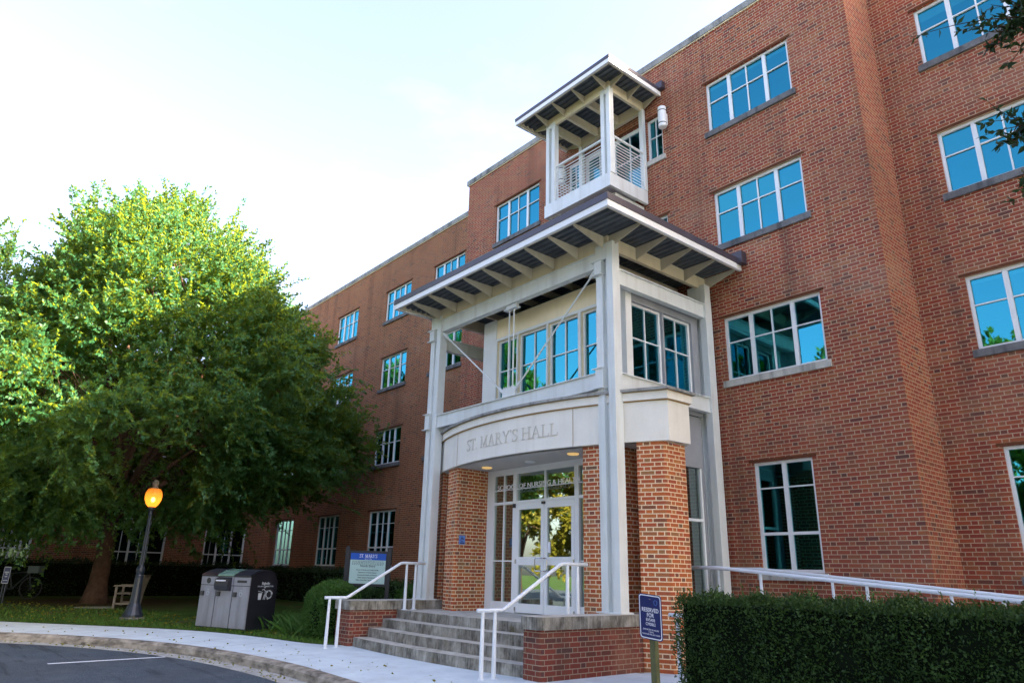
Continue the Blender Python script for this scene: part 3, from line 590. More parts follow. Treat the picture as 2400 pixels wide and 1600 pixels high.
# ------------------------------------------------------------------ entrance porch: curved stone fascia on brick pillars
XC, RA, Y0 = -10.51, 7.0, 8.55
def arc(x): return Y0+RA-math.sqrt(RA*RA-(x-XC)**2)
def arcpts(x0, x1, n, off=0):
    out = []
    for i in range(n+1):
        x = x0+(x1-x0)*i/n; a = math.asin((x-XC)/RA); out.append((XC+(RA+off)*math.sin(a), Y0+RA-(RA+off)*math.cos(a)))
    return out
ep = thing('entrance_porch', 'pale curved stone entrance canopy on orange brick pillars with glazed double doors', 'entrance', (XC, 9.3, -.735))
XL, XR = -13.86, -7.16
def curved(off, ends, z0, z1, back=.30):
    f_ = arcpts(XL, XR, 28, off); f_[0] = (XL-ends, f_[0][1]-ends*.3); f_[-1] = (XR+ends, f_[-1][1]-ends*.3)
    bk = [(p[0], p[1]+back) for p in f_]; n = len(f_); mb = MB()
    mb.v = [(p[0], p[1], z) for z in (z0, z1) for q in (f_, bk) for p in q]
    for i in range(n-1): mb.f += [(i, i+1, 2*n+i+1, 2*n+i), (n+i+1, n+i, 3*n+i, 3*n+i+1), (n+i, n+i+1, i+1, i), (2*n+i, 2*n+i+1, 3*n+i+1, 3*n+i)]
    mb.f += [(0, 2*n, 3*n, n), (n-1, 2*n-1, 4*n-1, 3*n-1)]
    e = .001
    mb.box(XR-.3, XR+ends, bk[-1][1], 9.98+ends, z0+e, z1-e); mb.box(XL-ends, XL+.3, bk[0][1], 9.98+ends, z0+e, z1-e)
    return mb
fa = curved(0, 0, 2.15, 2.83).build('stone_fascia', 'lime', ep)
curved(.02, .02, 2.831, 2.848).build('gold_line', 'gold', fa); curved(.045, .045, 2.849, 2.985).build('cornice', 'lime', fa); curved(.052, .052, 2.986, 2.998).build('gold_line', 'gold', fa)  # thin gold-brown strips below and above the cornice
curved(.10, .10, 2.999, 3.045).build('cap_stone', 'coping', fa)
m = MB()
for x in (-8.77, -12.25):
    a = math.asin((x-XC)/RA); q = lambda o_, dx: (XC+(RA+o_)*math.sin(a)+dx, Y0+RA-(RA+o_)*math.cos(a))
    p0, p1 = q(.002, -.006), q(.002, .006); m.add([(*p0, 2.15), (*p1, 2.15), (*p1, 2.83), (*p0, 2.83)], [(0, 1, 2, 3)])
m.build('stone_joint', 'gold', fa)
cp = arcpts(XL+.03, XR-.03, 28, -.06); poly = cp+[(XR-.03, 9.95), (-8.12, 9.95), (-8.12, 11.9), (-12.9, 11.9), (-12.9, 9.95), (XL+.03, 9.95)]
m = MB(); m.add([(p[0], p[1], 2.125) for p in poly], [tuple(range(len(poly)))[::-1]]); m.add([(p[0], p[1]+.05, 3.0) for p in poly], [tuple(range(len(poly)))]); m.build('ceiling', 'ceiling', ep)
for x, y, lit in ((-11.81, 9.24, 1), (-9.19, 9.19, 1), (-10.49, 9.29, 0)):
    MB().lathe((x, y, 2.10), [(.10, 0), (.11, .012), (.11, .024)], 20).build('ceiling_fixture', 'ceiling_fixture' if lit else 'white', ep)
for poly, z0 in (([(-12.95, 9.05), (-12.35, 8.88), (-12.35, 9.75), (-12.95, 9.75)], -.74), ([(-8.67, 8.88), (-8.07, 9.05), (-8.07, 9.78), (-8.67, 9.78)], -.74), ([(-7.70, 9.17), (-7.25, 9.385), (-7.25, 9.96), (-7.70, 9.96)], -1.5), ([(-13.77, 9.385), (-13.32, 9.17), (-13.32, 9.96), (-13.77, 9.96)], -1.5)):
    r_ = []
    for i in range(4):      # rounded corners
        a, b, c = Vector(poly[i-1]), Vector(poly[i]), Vector(poly[(i+1) % 4])
        for k in range(4):
            t = k/3; p = b+(a-b).normalized()*.05*(1-t)**2+(c-b).normalized()*.05*t**2; r_.append((p.x, p.y))
    MB().prism(r_, z0, 2.149).build('brick_pillar', 'brick_orange', ep)
# glazed front
YD = 9.70; fd = mapX(YD)
m = MB(); bar = lambda u0, u1, z0, z1, d0=0., d1=.09: fbox(m, fd, u0, u1, z0, z1, d0, d1)
bar(-12.349, -8.671, 2.0, 2.124); bar(-12.349, -12.12, -.734, 2.0, .002); bar(-8.90, -8.671, -.734, 2.0, .002)
for a, b in ((-11.47, -11.36), (-9.66, -9.55)): bar(a, b, -.734, 2.0, -.01)
bar(-11.36, -9.66, 1.385, 1.44, .003); bar(-10.53, -10.49, 1.44, 2.0, .01)
for a, b in ((-12.12, -11.47), (-9.55, -8.90)):
    bar(a, b, 1.385, 1.44, .003); bar(a, b, .235, .26, .012); bar(a, b, -.734, -.54, .01); c = (a+b)/2; bar(c-.014, c+.014, 1.44, 2.0, .012); bar(c-.014, c+.014, -.54, .235, .014); bar(c-.014, c+.014, .26, 1.385, .014)
gf = m.build('glazed_front', 'alu', ep)
def pane(par, u0, u1, z0, z1, f=fd, d=.045, mat='doorglass'): MB().add([f(u0, z0, d), f(u1, z0, d), f(u1, z1, d), f(u0, z1, d)], [(0, 1, 2, 3)]).build('pane', mat, par)
for a, b in ((-12.12, -11.47), (-9.55, -8.90)): pane(gf, a, b, -.54, 1.385); pane(gf, a, b, 1.44, 2.0)
pane(gf, -11.36, -9.66, 1.44, 2.0)
for a, b, hs in ((-11.355, -10.515, 1), (-10.505, -9.665, -1)):
    m = MB(); fbox(m, fd, a, a+.085, -.72, 1.38, -.012, .05); fbox(m, fd, b-.085, b, -.72, 1.38, -.012, .05); fbox(m, fd, a+.085, b-.085, 1.255, 1.38, -.01, .048); fbox(m, fd, a+.085, b-.085, .17, .325, -.01, .048); fbox(m, fd, a+.085, b-.085, -.72, -.55, -.01, .048)
    d_ = m.build('door', 'alu', ep); pane(d_, a+.085, b-.085, -.55, .17, d=.02); pane(d_, a+.085, b-.085, .325, 1.255, d=.02)
    hx = b-.045 if hs > 0 else a+.045
    MB().tube([fd(hx, .30, -.012), fd(hx, .30, -.07), fd(hx-hs*.10, .30, -.09), fd(hx-hs*.12, .27, -.09), fd(hx-hs*.12, .09, -.09), fd(hx-hs*.10, .06, -.09), fd(hx, .06, -.07), fd(hx, .06, -.012)], .011, 6).build('handle', 'chrome', d_)
    m = MB(); fbox(m, fd, (a if hs > 0 else b-.03), (a+.03 if hs > 0 else b), -.70, -.62, -.03, -.012); fbox(m, fd, (a if hs > 0 else b-.03), (a+.03 if hs > 0 else b), .2, .28, -.03, -.012); m.build('hinge', 'chrome', d_)
m = MB(); fbox(m, fd, -10.55, -10.47, 1.33, 1.38, -.05, -.012); fbox(m, fd, -11.43, -11.37, 1.30, 1.38, -.05, -.012); m.build('door_sensor', 'black', gf)
m = MB(); fbox(m, fd, -10.42, -10.345, .40, .60, .010, .016); m.build('door_notice', 'signwhite', gf)
# vestibule side
fs_ = mapYp(-8.10); m = MB(); wall(m, fs_, 9.79, 11.66, -.735, 3.0, [(9.95, 10.75, -.55, 2.0), (10.83, 11.6, -.55, 2.0)]); ps = m.build('side_wall', 'greypanel', ep)
for a, b in ((9.95, 10.75), (10.83, 11.6)):
    m = MB(); fbox(m, fs_, a, a+.05, -.55, 2.0, .01, .08); fbox(m, fs_, b-.05, b, -.55, 2.0, .01, .08); fbox(m, fs_, a+.05, b-.05, 1.0, 1.05, .012, .08); m.build('side_frame', 'alu', ps); pane(ps, a+.05, b-.05, -.55, 2.0, fs_, .05)
m = MB(); wall(m, lambda u, z, d: (-12.95+d, u, z), 9.75, 12, -.735, 3.0, []); m.build('side_wall', 'greypanel', ep)
m = MB(); m.add([(-12.9, 11.2, -.7), (-8.15, 11.2, -.7), (-8.15, 11.2, 2.1), (-12.9, 11.2, 2.1)], [(0, 1, 2, 3)]); m.box(-12.0, -11.9, 10.6, 10.7, -.7, 2.1); m.box(-10.0, -8.8, 10.9, 11.0, -.7, .4); m.build('interior_lining', 'interior', ep)
# lettering on the school band
m = MB(); text(m, 'SCHOOL OF NURSING & HEALTH', .135, lambda u, v, d: (-11.80+u, YD-.16-d, 1.665+v), 'LEFT', .004, 1.20); m.box(-11.9, -9.0, YD-.165, YD-.155, 1.645, 1.658)
m.build('school_lettering', 'signwhite', ep)
# raised serif letters, stone darkened for the shade and wear of engraving
G = {'T': (.78, [([(.39, 0), (.39, 1)], .13), ([(.02, .97), (.76, .97)], .06), ([(.04, 1), (.04, .80)], .045), ([(.74, 1), (.74, .80)], .045), ([(.22, .02), (.56, .02)], .045)]),
     'S': (.60, [([(.52, .80), (.50, .92), (.38, .98), (.24, .98), (.12, .91), (.08, .78), (.13, .65), (.28, .55), (.42, .46), (.52, .34), (.50, .16), (.40, .05), (.25, .02), (.12, .06), (.05, .22)], .085), ([(.52, 1), (.52, .76)], .04), ([(.05, 0), (.05, .25)], .04)]),
     '.': (.30, [([(.10, .05), (.18, .05)], .11)]), ' ': (.34, []), "'": (.26, [([(.13, 1), (.11, .78)], .09)]),
     'M': (1.08, [([(.18, 0), (.20, 1)], .06), ([(.20, 1), (.54, .06)], .13), ([(.54, .06), (.86, 1)], .055), ([(.86, 1), (.90, 0)], .13), ([(.04, .02), (.32, .02)], .045), ([(.74, .02), (1.05, .02)], .045), ([(.06, .98), (.22, .98)], .045), ([(.84, .98), (1.02, .98)], .045)]),
     'A': (.90, [([(.14, 0), (.44, 1)], .055), ([(.44, 1), (.76, 0)], .13), ([(.25, .36), (.64, .36)], .05), ([(.0, .02), (.28, .02)], .045), ([(.60, .02), (.92, .02)], .045)]),
     'R': (.84, [([(.18, 0), (.18, 1)], .13), ([(.18, .97), (.42, .97), (.56, .90), (.60, .75), (.55, .60), (.42, .53), (.18, .53)], .07), ([(.40, .52), (.74, .02)], .12), ([(.03, .02), (.34, .02)], .045), ([(.03, .98), (.2, .98)], .045), ([(.68, .02), (.86, .02)], .045)]),
     'Y': (.82, [([(.12, 1), (.42, .46)], .12), ([(.72, 1), (.42, .46)], .055), ([(.42, .48), (.42, 0)], .13), ([(.26, .02), (.58, .02)], .045), ([(0, .98), (.26, .98)], .045), ([(.60, .98), (.86, .98)], .045)]),
     'H': (.94, [([(.18, 0), (.18, 1)], .13), ([(.76, 0), (.76, 1)], .13), ([(.18, .52), (.76, .52)], .055), ([(.03, .02), (.34, .02)], .045), ([(.60, .02), (.92, .02)], .045), ([(.03, .98), (.34, .98)], .045), ([(.60, .98), (.92, .98)], .045)]),
     'L': (.74, [([(.18, 0), (.18, 1)], .13), ([(.05, .025), (.68, .025)], .055), ([(.67, 0), (.67, .24)], .045), ([(.03, .98), (.34, .98)], .045)])}
def inscription(mb, s, cap, s0, s1, zb, fmap, k=1., dep=.01):
    tot = sum(G[c][0] for c in s); sc = (s1-s0)/tot; u = s0
    for c in s:
        for pts, wd in G[c][1]: mb.strip([(u+p[0]*sc, zb+p[1]*cap) for p in pts], wd*cap*k, fmap, dep)
        u += G[c][0]*sc
    return mb
def farc(u, z, d): a = (u-XC)/RA; return (XC+(RA+d)*math.sin(a), Y0+RA-(RA+d)*math.cos(a), z)
tot = sum(G[c][0] for c in "ST. MARY'S HALL"); u = -11.76
for c in "ST. MARY'S HALL":
    wd_ = G[c][0]*2.70/tot
    if G[c][1]: inscription(MB(), c, .225, u, u+wd_, 2.385, farc, .8, .014).build('carved_letter', 'lime_dark', fa)
    u += wd_
# accessibility plaque on the left pillar
pq = thing('door_plaque', 'small blue square accessible door button on the left brick pillar', 'plaque', (-12.34, 9.05, .65))
B(-12.348, -12.335, 8.98, 9.13, .56, .74).build('plate', 'plaque', pq)
m = MB(); m.box(-12.334, -12.330, 9.00, 9.11, .575, .60)
for k in range(10):
    a, b = k*.55, k*.55+.4
    m.strip([(9.055+.035*math.cos(a), .655+.035*math.sin(a)), (9.055+.035*math.cos(b), .655+.035*math.sin(b))], .012, lambda u, z, d: (-12.335+d, u, z))
m.strip([(9.045, .72), (9.045, .67), (9.075, .665)], .012, lambda u, z, d: (-12.335+d, u, z)); m.build('wheelchair_symbol', 'navy', pq)
# ------------------------------------------------------------------ steps, low walls, ramp
def stepy(x, y0): return y0+.15*((x+10.6)/2.45)**2
st = thing('entrance_steps', 'weathered curved concrete steps leading up to the entrance doors', 'steps', (-10.6, 7.6, GZ))
for i, y0 in enumerate((6.98, 7.29, 7.60, 7.92)):
    f_ = [(x, stepy(x, y0)) for x in np.linspace(-13.13, -8.10, 24)]; z0, z1 = GZ+.1613*i, GZ+.1613*(i+1)
    f2 = [(x, stepy(x, y0+.008)) for x in np.linspace(-13.13, -8.10, 24)]
    if i < 3: poly = f_+[(-8.10, 8.3), (-13.13, 8.3)]; tp = f2+[(-8.10, 8.3), (-13.13, 8.3)]
    else: poly = f_+[(-8.10, 9.78), (-7.71, 9.78), (-7.71, 9.97), (-6.95, 9.97), (-6.95, 11.99), (-13.7, 11.99), (-13.7, 9.3), (-13.13, 9.3)]; tp = f2+poly[24:]
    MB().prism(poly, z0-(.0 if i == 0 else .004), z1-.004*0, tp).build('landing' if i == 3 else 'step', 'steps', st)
def roundrect(x0, x1, y0, y1, r):
    out = []
    for cx, cy, a0 in ((x0+r, y0+r, 180), (x1-r, y0+r, 270)):
        for k in range(5): a = R(a0+90*k/4); out.append((cx+r*math.cos(a), cy+r*math.sin(a)))
    return out+[(x1, y1), (x0, y1)]
for x0, x1, lb in ((-8.09, -7.69, 'low brick wall with stained stone coping right of the steps, under a white column'), (-13.76, -13.14, 'low brick wall with stained stone coping left of the steps, beside the round bush')):
    o = thing('low_wall', lb, 'wall', ((x0+x1)/2, 8, GZ), 'walls either side of the steps')
    ye = 9.16 if x0 < -10 else 9.9
    MB().prism(roundrect(x0, x1, 7.05, ye, .06), GZ-.1, -.731).build('brickwork', 'brick_old', o); MB().prism(roundrect(x0-.03, x1+.035, 7.00, ye, .10), -.73, -.561).build('coping', 'steps', o)
rp = MB()
rp.ext([(-6.94, -.74), (1.0, -1.40), (1.0, -1.6), (-6.94, -1.6)], 10.25, 11.98, 'y')
rp.ext([(-6.3, -1.37), (1.0, -1.36), (3.0, -1.36), (3.0, -1.6), (-6.3, -1.6)], 8.75, 10.24, 'y'); tag(rp.build('ramp', 'walk'), kind='structure')
o = MB().box(-6.2, 6, 8.66, 8.74, -1.6, -1.12).build('ramp_wall', 'brick_old'); tag(o, 'low brick edging wall of the ramp behind the clipped hedge', 'wall')
def rail(label, path, posts, r=.028, mat='rail_paint', group=None):
    o = thing('handrail', label, 'handrail', posts[0][0], group)
    MB().tube(path, r, 10).build('rail', mat, o, smooth=True)
    for a, b, wd in posts:
        m = MB(); m.tube([a, b], [wd, wd*.72], 10); m.lathe((a[0], a[1], a[2]), [(.06, 0), (.06, .012)], 10); m.build('post', mat, o)
    return o
zl = -.735
for x, lb in ((-8.32, 'white step handrail in front of the right hand low wall'), (-13.02, 'white step handrail along the left hand low wall')):
    zt = GZ+.88
    rail(lb, [(x, 6.42, zt), (x, 6.86, zt), (x, 6.90, zt+.012), (x, 8.02, zl+.885), (x, 8.08, zl+.90), (x, 8.62, zl+.90)], [((x, 6.52, GZ), (x, 6.52, zt), .034), ((x, 6.74, GZ), (x, 6.74, zt), .034), ((x, 8.18, zl), (x, 8.18, zl+.9), .034), ((x, 8.40, zl), (x, 8.40, zl+.9), .034)], group='handrails of the steps')
def rz(x): return .165-(max(0, x+7.0))*.0845
rail('white ramp handrail nearest the hedge, sloping down to the right', [(-7.5, 10.3, .165), (-7.0, 10.3, .165), (-6.6, 10.3, rz(-6.6)), (-2.0, 10.3, rz(-2.0)), (3, 10.3, rz(3))], [((x, 10.3, rz(x)-.92), (x, 10.3, rz(x)), .030) for x in (-6.25, -4.65, -3.05, -1.4)], group='handrails of the ramp')
rail('white ramp handrail next to the brick wall, sloping down to the right', [(-8.0, 11.55, .165), (-7.0, 11.55, .165), (-6.6, 11.55, rz(-6.6)), (-2.0, 11.55, rz(-2.0)), (3, 11.55, rz(3))], [((x, 11.55, rz(x)-.92), (x, 11.55, rz(x)), .030) for x in (-7.85, -5.75, -4.05, -2.2)], group='handrails of the ramp')
rail('white lower ramp handrail ending beside the hedge', [(-6.66, 8.55, GZ+.88), (-6.2, 8.55, GZ+.88), (1, 8.55, GZ+1.1)], [((-6.52, 8.55, GZ), (-6.52, 8.55, GZ+.88), .032), ((-6.28, 8.55, GZ), (-6.28, 8.55, GZ+.88), .032), ((-4.4, 8.55, GZ), (-4.4, 8.55, GZ+.93), .03), ((-2.4, 8.55, GZ), (-2.4, 8.55, GZ+.99), .03)])
# ------------------------------------------------------------------ signs
def signframe(c, yaw_, pit_=0., rol_=0.):
    ex = Vector((math.cos(yaw_), math.sin(yaw_), 0)); n_ = Vector((math.sin(yaw_), -math.cos(yaw_), 0)); ez = Vector((0, 0, 1))
    ez, n_ = ez*math.cos(pit_)+n_*math.sin(pit_), n_*math.cos(pit_)-ez*math.sin(pit_)
    ex, ez = ex*math.cos(rol_)+ez*math.sin(rol_), ez*math.cos(rol_)-ex*math.sin(rol_); c = Vector(c)
    return (lambda u, z, d: tuple(c+ex*u+ez*z+n_*d)), ex, ez, n_
def rrect(w_, h_, r, k=5):
    out = []
    for cx, cy, a0 in ((w_/2-r, h_/2-r, 0), (-w_/2+r, h_/2-r, 90), (-w_/2+r, -h_/2+r, 180), (w_/2-r, -h_/2+r, 270)):
        for i in range(k): a = R(a0+90*i/(k-1)); out.append((cx+r*math.cos(a), cy+r*math.sin(a)))
    return out
def plate(f, w_, h_, r, d0, d1):
    p = rrect(w_, h_, r); n = len(p); m = MB(); m.add([f(*q, d0) for q in p]+[f(*q, d1) for q in p], [tuple(range(n)), tuple(range(2*n-1, n-1, -1))]+[(i, n+i, n+(i+1) % n, (i+1) % n) for i in range(n)]); return m
def border(f, w_, h_, r, t, d0, d1):
    p = rrect(w_, h_, r); q = rrect(w_-2*t, h_-2*t, r-t*.6); n = len(p); m = MB(); m.add([f(*a, d1) for a in p]+[f(*a, d1) for a in q], [(i, (i+1) % n, n+(i+1) % n, n+i) for i in range(n)]); return m
# reserved sign
f, ex, ez, n_ = signframe((-5.157, 6.298, -.403), 0., .110, -.079)
base = Vector(f(.0, 0, -.03)); gp = base+(-ez)*((base.z-GZ+.05)/ez.z)
rs_ = thing('reserved_sign', 'dark blue RESERVED FOR parking sign on a leaning wooden post before the brick pillar', 'sign', tuple(gp))
pf = MB()
pf.add([f(a, b, d) for b in (.20, -1.05) for a, d in ((-.035, -.012), (.035, -.012), (.035, -.07), (-.035, -.07))], [(0, 1, 2, 3), (7, 6, 5, 4), (0, 4, 5, 1), (1, 5, 6, 2), (2, 6, 7, 3), (3, 7, 4, 0)]); pf.build('post', 'postwood', rs_)
pl = plate(f, .305, .457, .035, 0, -.004).build('panel', 'navy', rs_)
border(f, .287, .439, .03, .010, 0, .0012).build('border', 'signwhite', pl)
m = MB(); f_r = f; ltr = lambda s, size, v, wd=1., b=.0: (lambda q: (text(q, s, size, lambda u, z, d: f_r(u, v+z, .001+d*.3), 'CENTER', .0006, wd, b), q.build('sign_text', 'signwhite', pl)))(MB()); tx = ltr
tx('RESERVED', .058, .050, .86, .0006); tx('FOR', .058, -.002, .86, .0006); tx('BV5408', .044, -.045, .86); tx('CM0862', .044, -.088, .86)
tx('ENFORCED 24 HOURS', .022, -.136, .95); tx('7 DAYS', .022, -.160, .95); tx('VIOLATORS WILL BE TOWED', .019, -.182, .95)
for k in range(8):
    a, b = k*.78, k*.78+.8; m.strip([(.075+.022*math.cos(a), .15+.026*math.sin(a)), (.075+.022*math.cos(b), .15+.026*math.sin(b))], .003, f, .0012)
m.build('crest', 'plaque', pl)
m = MB(); m.lathe(f(0, .175, -.002), [(.010, 0), (.010, .006)], 8); m.build('bolt', 'chrome', pl)
# far left parking sign
f, ex, ez, n_ = signframe((-25.49, 2.66, -.34), .459)
ls = thing('parking_sign', 'small navy and white parking sign at far left near the bicycle', 'sign', f(0, -.85, -.03))
m = MB()
for u in (-.06, .06): m.add([f(u+a, b, d) for b in (.2, -.95) for a, d in ((-.02, -.006), (.02, -.006), (.02, -.03), (-.02, -.03))], [(0, 1, 2, 3), (7, 6, 5, 4), (0, 4, 5, 1), (1, 5, 6, 2), (2, 6, 7, 3), (3, 7, 4, 0)])
m.build('post', 'lamp_post', ls); pl = plate(f, .305, .457, .035, 0, -.004).build('panel', 'navy', ls); border(f, .295, .447, .03, .012, 0, .0012).build('border', 'signwhite', pl)
for s_, sz, v in (('RESERVED', .05, .06), ('FOR', .05, .012), ('PERMIT', .04, -.05), ('VIOLATORS TOWED', .024, -.15)): m = MB(); text(m, s_, sz, lambda u, z, d: f(u, v+z, .001+d*.3), 'CENTER', .0006, .9, .001); m.build('sign_text', 'signwhite', pl)
# building information sign
f, ex, ez, n_ = signframe((-14.966, 8.356, .046), .93, .06, -.01)
isn = thing('information_sign', 'black framed blue and mint building information sign between two posts beside the steps', 'sign', (f(0, 0, 0)[0], f(0, 0, 0)[1], GZ))
def fb(mb, u0, u1, z0, z1, d0, d1): fbox(mb, lambda u, z, d: f(u, z, -d), u0, u1, z0, z1, d0, d1)
for u in (-.475, .475):
    m = MB(); fb(m, u-.045, u+.045, -1.40, .42, -.02, .07); o = m.build('post', 'black', isn); m = MB(); fb(m, u-.055, u+.055, .42, .44, -.03, .08); fb(m, u-.03, u+.03, .44, .475, -.005, .055); m.build('finial', 'black', o)
m = MB(); fb(m, -.43, .43, -.385, .385, .005, .05); pn = m.build('panel_frame', 'black', isn)
m = MB(); fb(m, -.40, .40, -.33, .183, 0, .004); m.build('mint_panel', 'mint', pn); m = MB(); fb(m, -.40, .40, .185, .33, 0, .004); m.build('blue_panel', 'blue', pn)
fz = lambda u, z, d: f(u, z, d+.001)
m = MB(); inscription(m, "ST. MARY'S", .072, -.20, .20, .235, fz, 1.15, .001); text(m, 'BUILT 1956', .032, lambda u, z, d: fz(u, .196+z, d*.3), 'CENTER', .0006); m.build('title_lettering', 'signwhite', pn)
m = MB(); T_ = lambda s, size, v, wd=1.: text(m, s, size, lambda u, z, d: fz(u, v+z, d*.3), 'CENTER', .0006, wd, .0008)
T_('North Entry', .068, .03)
for i, s_ in enumerate(('School of Nursing and Health Studies', 'Department of Human Science', 'International Health and Nursing', 'Health Systems Administration', 'Office of the Dean, Student Services')): T_(s_, .037, -.045-.055*i, .9)
for i in range(4):
    v = .155-.025*i; u = -.36
    while u < .34: L_ = random.uniform(.02, .06); m.strip([(u, v), (min(u+L_, .36), v)], .008, fz, .0005); u += L_+.014
m.build('body_lettering', 'ink', pn)
# ------------------------------------------------------------------ street lamp
LX, LY = -21.1, 5.1; LZ = lawnz(LX, LY)
lp = thing('street_lamp', 'lit orange globe street lamp on a dark fluted post beside the sidewalk', 'street lamp', (LX, LY, LZ))
lc = (LX, LY, LZ)
MB().lathe(lc, [(.30, -.05), (.30, .03), (.28, .04)], 24).build('footing', 'slab', lp)
MB().lathe(lc, [(.25, .04), (.25, .10), (.22, .16), (.19, .22), (.17, .30), (.13, .38), (.115, .60), (.10, 1.0), (.105, 1.04), (.09, 1.08), (.11, 1.16), (.11, 1.22), (.085, 1.27), (.06, 1.32)], 16).build('base', 'lamp_post', lp)
m = MB(); pr = []
for k in range(16): a = 2*math.pi*k/16; r_ = .058 if k % 2 else .046; pr.append((LX+r_*math.cos(a), LY+r_*math.sin(a)))
m.prism(pr, LZ+1.3, LZ+2.60, [(LX+(p[0]-LX)*.75, LY+(p[1]-LY)*.75) for p in pr]); m.build('post', 'lamp_post', lp)
MB().lathe(lc, [(.05, 2.58), (.065, 2.62), (.05, 2.66), (.05, 2.70), (.085, 2.74), (.09, 2.80)], 16).build('collar', 'lamp_post', lp)
gl_ = MB().lathe(lc, [(.09, 2.80), (.15, 2.87), (.20, 2.98), (.215, 3.08), (.20, 3.19), (.165, 3.25), (.165, 3.27), (.10, 3.29)], 24).build('globe', 'globe', lp, smooth=True)
MB().lathe(lc, [(.02, 2.93), (.05, 2.97), (.05, 3.02), (.02, 3.06)], 12).build('bulb', 'bulb', gl_)
MB().lathe(lc, [(.10, 3.29), (.075, 3.33), (.06, 3.36), (.085, 3.39), (.085, 3.45), (.05, 3.51), (.01, 3.53)], 16).build('finial', 'wood', lp, smooth=True)
# ------------------------------------------------------------------ waste and recycling bins
BE = Vector((.943, .332, 0)); BN = Vector((-.332, .943, 0)); B0 = Vector((-18.36, 5.82, -1.375))
def recyc(mb, fm_, u, v, r, wd):
    for k in range(3):
        a0 = R(90+120*k+14); pts = [(u+r*math.cos(a0-R(t)), v+r*math.sin(a0-R(t))) for t in (0, 30, 60, 84)]; mb.strip(pts, wd, fm_, .002)
        e = Vector(pts[-1]); t = (Vector(pts[-1])-Vector(pts[-2])).normalized(); q = Vector((-t.y, t.x)); mb.strip([tuple(e-q*wd*1.1), tuple(e+t*wd*1.3)], wd*.8, fm_, .002); mb.strip([tuple(e+q*wd*1.1), tuple(e+t*wd*1.3)], wd*.8, fm_, .002)
for i, (kind, lb) in enumerate((('round', 'grey recycling bin with a round hole, left of the three'), ('hopper', 'grey litter bin with a pull down hopper between two recycling bins'), ('slot', 'grey recycling bin with a paper slot and black side panel, right of the three'))):
    org = B0+BE*.575*i; Wb, Db, Hb = .562, .80, 1.20; T = frame(org, BE, BN)
    fl = lambda u, z, d: tuple(T @ Vector((u, -d, z)))
    bn = thing('waste_bin', lb, 'bin', tuple(org+BE*Wb/2), 'row of three bins by the sidewalk')
    def mb_(): m = MB(); m.T = T; return m
    prof_ = [(.02, .04), (Db, .04), (Db, 1.10), (.72, 1.24), (.55, 1.31), (.36, 1.32), (.18, 1.28), (.05, 1.21), (.02, 1.18)]
    bo = mb_().ext(prof_, 0, Wb, 'x').build('body', 'binblack', bn)
    mb_().box(.01, Wb-.01, -.0, .0195, .07, .97).build('front_door', 'grey', bn)
    dp = mb_().box(.01, Wb-.01, -.004, .0195, .985, 1.165).build('chute_panel', 'grey', bn)
    tp = [(-.01, 1.185), (.05, 1.222), (.18, 1.292), (.36, 1.333), (.55, 1.323), (.72, 1.252), (.74, 1.262), (.55, 1.336), (.36, 1.346), (.18, 1.305), (.03, 1.235), (-.01, 1.20)]
    mb_().ext(tp, .0, Wb, 'x').build('solar_lid', 'bintop' if kind == 'hopper' else 'black', bn)
    mb_().box(.06, .16, -.035, -.001, .74, .84).build('lock', 'binblack', bn)
    m = mb_()
    if kind == 'round': m.T = None; m.lathe((0, 0, 0), [(.065, 0), (.065, .012)], 18); m.v = [fl(.28+a, 1.075+b, .005+c) for a, b, c in m.v]; m.build('chute', 'binblack', dp)
    elif kind == 'slot': m.box(.13, .45, -.010, -.005, 1.05, 1.10); m.build('chute', 'binblack', dp)
    else:
        m.ext([(-.002, .86), (-.10, .89), (-.13, .98), (-.10, 1.12), (-.002, 1.16)], .05, Wb-.05, 'x'); hp = m.build('hopper', 'black', bn)
        m = mb_(); m.box(.13, Wb-.13, -.150, -.118, 1.07, 1.10); m.build('handle', 'signwhite', hp)
    if kind != 'hopper':
        m = MB(); recyc(m, lambda u, z, d: fl(u, z, d+.001), .29, .80, .042, .011); m.strip([(.26, .88), (.32, .88)], .01, fl, .002); m.build('recycling_symbol', 'decal', bn)
    if kind == 'slot':
        fsd = lambda u, z, d: tuple(T @ Vector((Wb+.001+d, u, z)))
        m = MB(); text(m, 'Bigbelly', .075, lambda u, v, d: fsd(.45+u, 1.02+v, d*.3), 'CENTER', .001, 1, .002); text(m, 'SOLAR COMPACTOR', .042, lambda u, v, d: fsd(.45+u, .965+v, d*.3), 'CENTER', .001, 1.15, .001)
        recyc(m, fsd, .57, .80, .085, .022)
        m.strip([(.25, .875), (.39, .85)], .010, fsd, .002)
        m.add([fsd(u, z, .002) for u, z in ((.26, .83), (.27, .69), (.35, .69), (.37, .83))], [(0, 1, 2, 3)])
        m.strip([(.425, .955), (.445, .955)], .030, fsd, .002); m.strip([(.36, .90), (.41, .915), (.455, .88), (.46, .79), (.465, .69)], .013, fsd, .002); m.strip([(.44, .80), (.42, .69)], .013, fsd, .002)
        m.build('side_emblem', 'decal', bn)
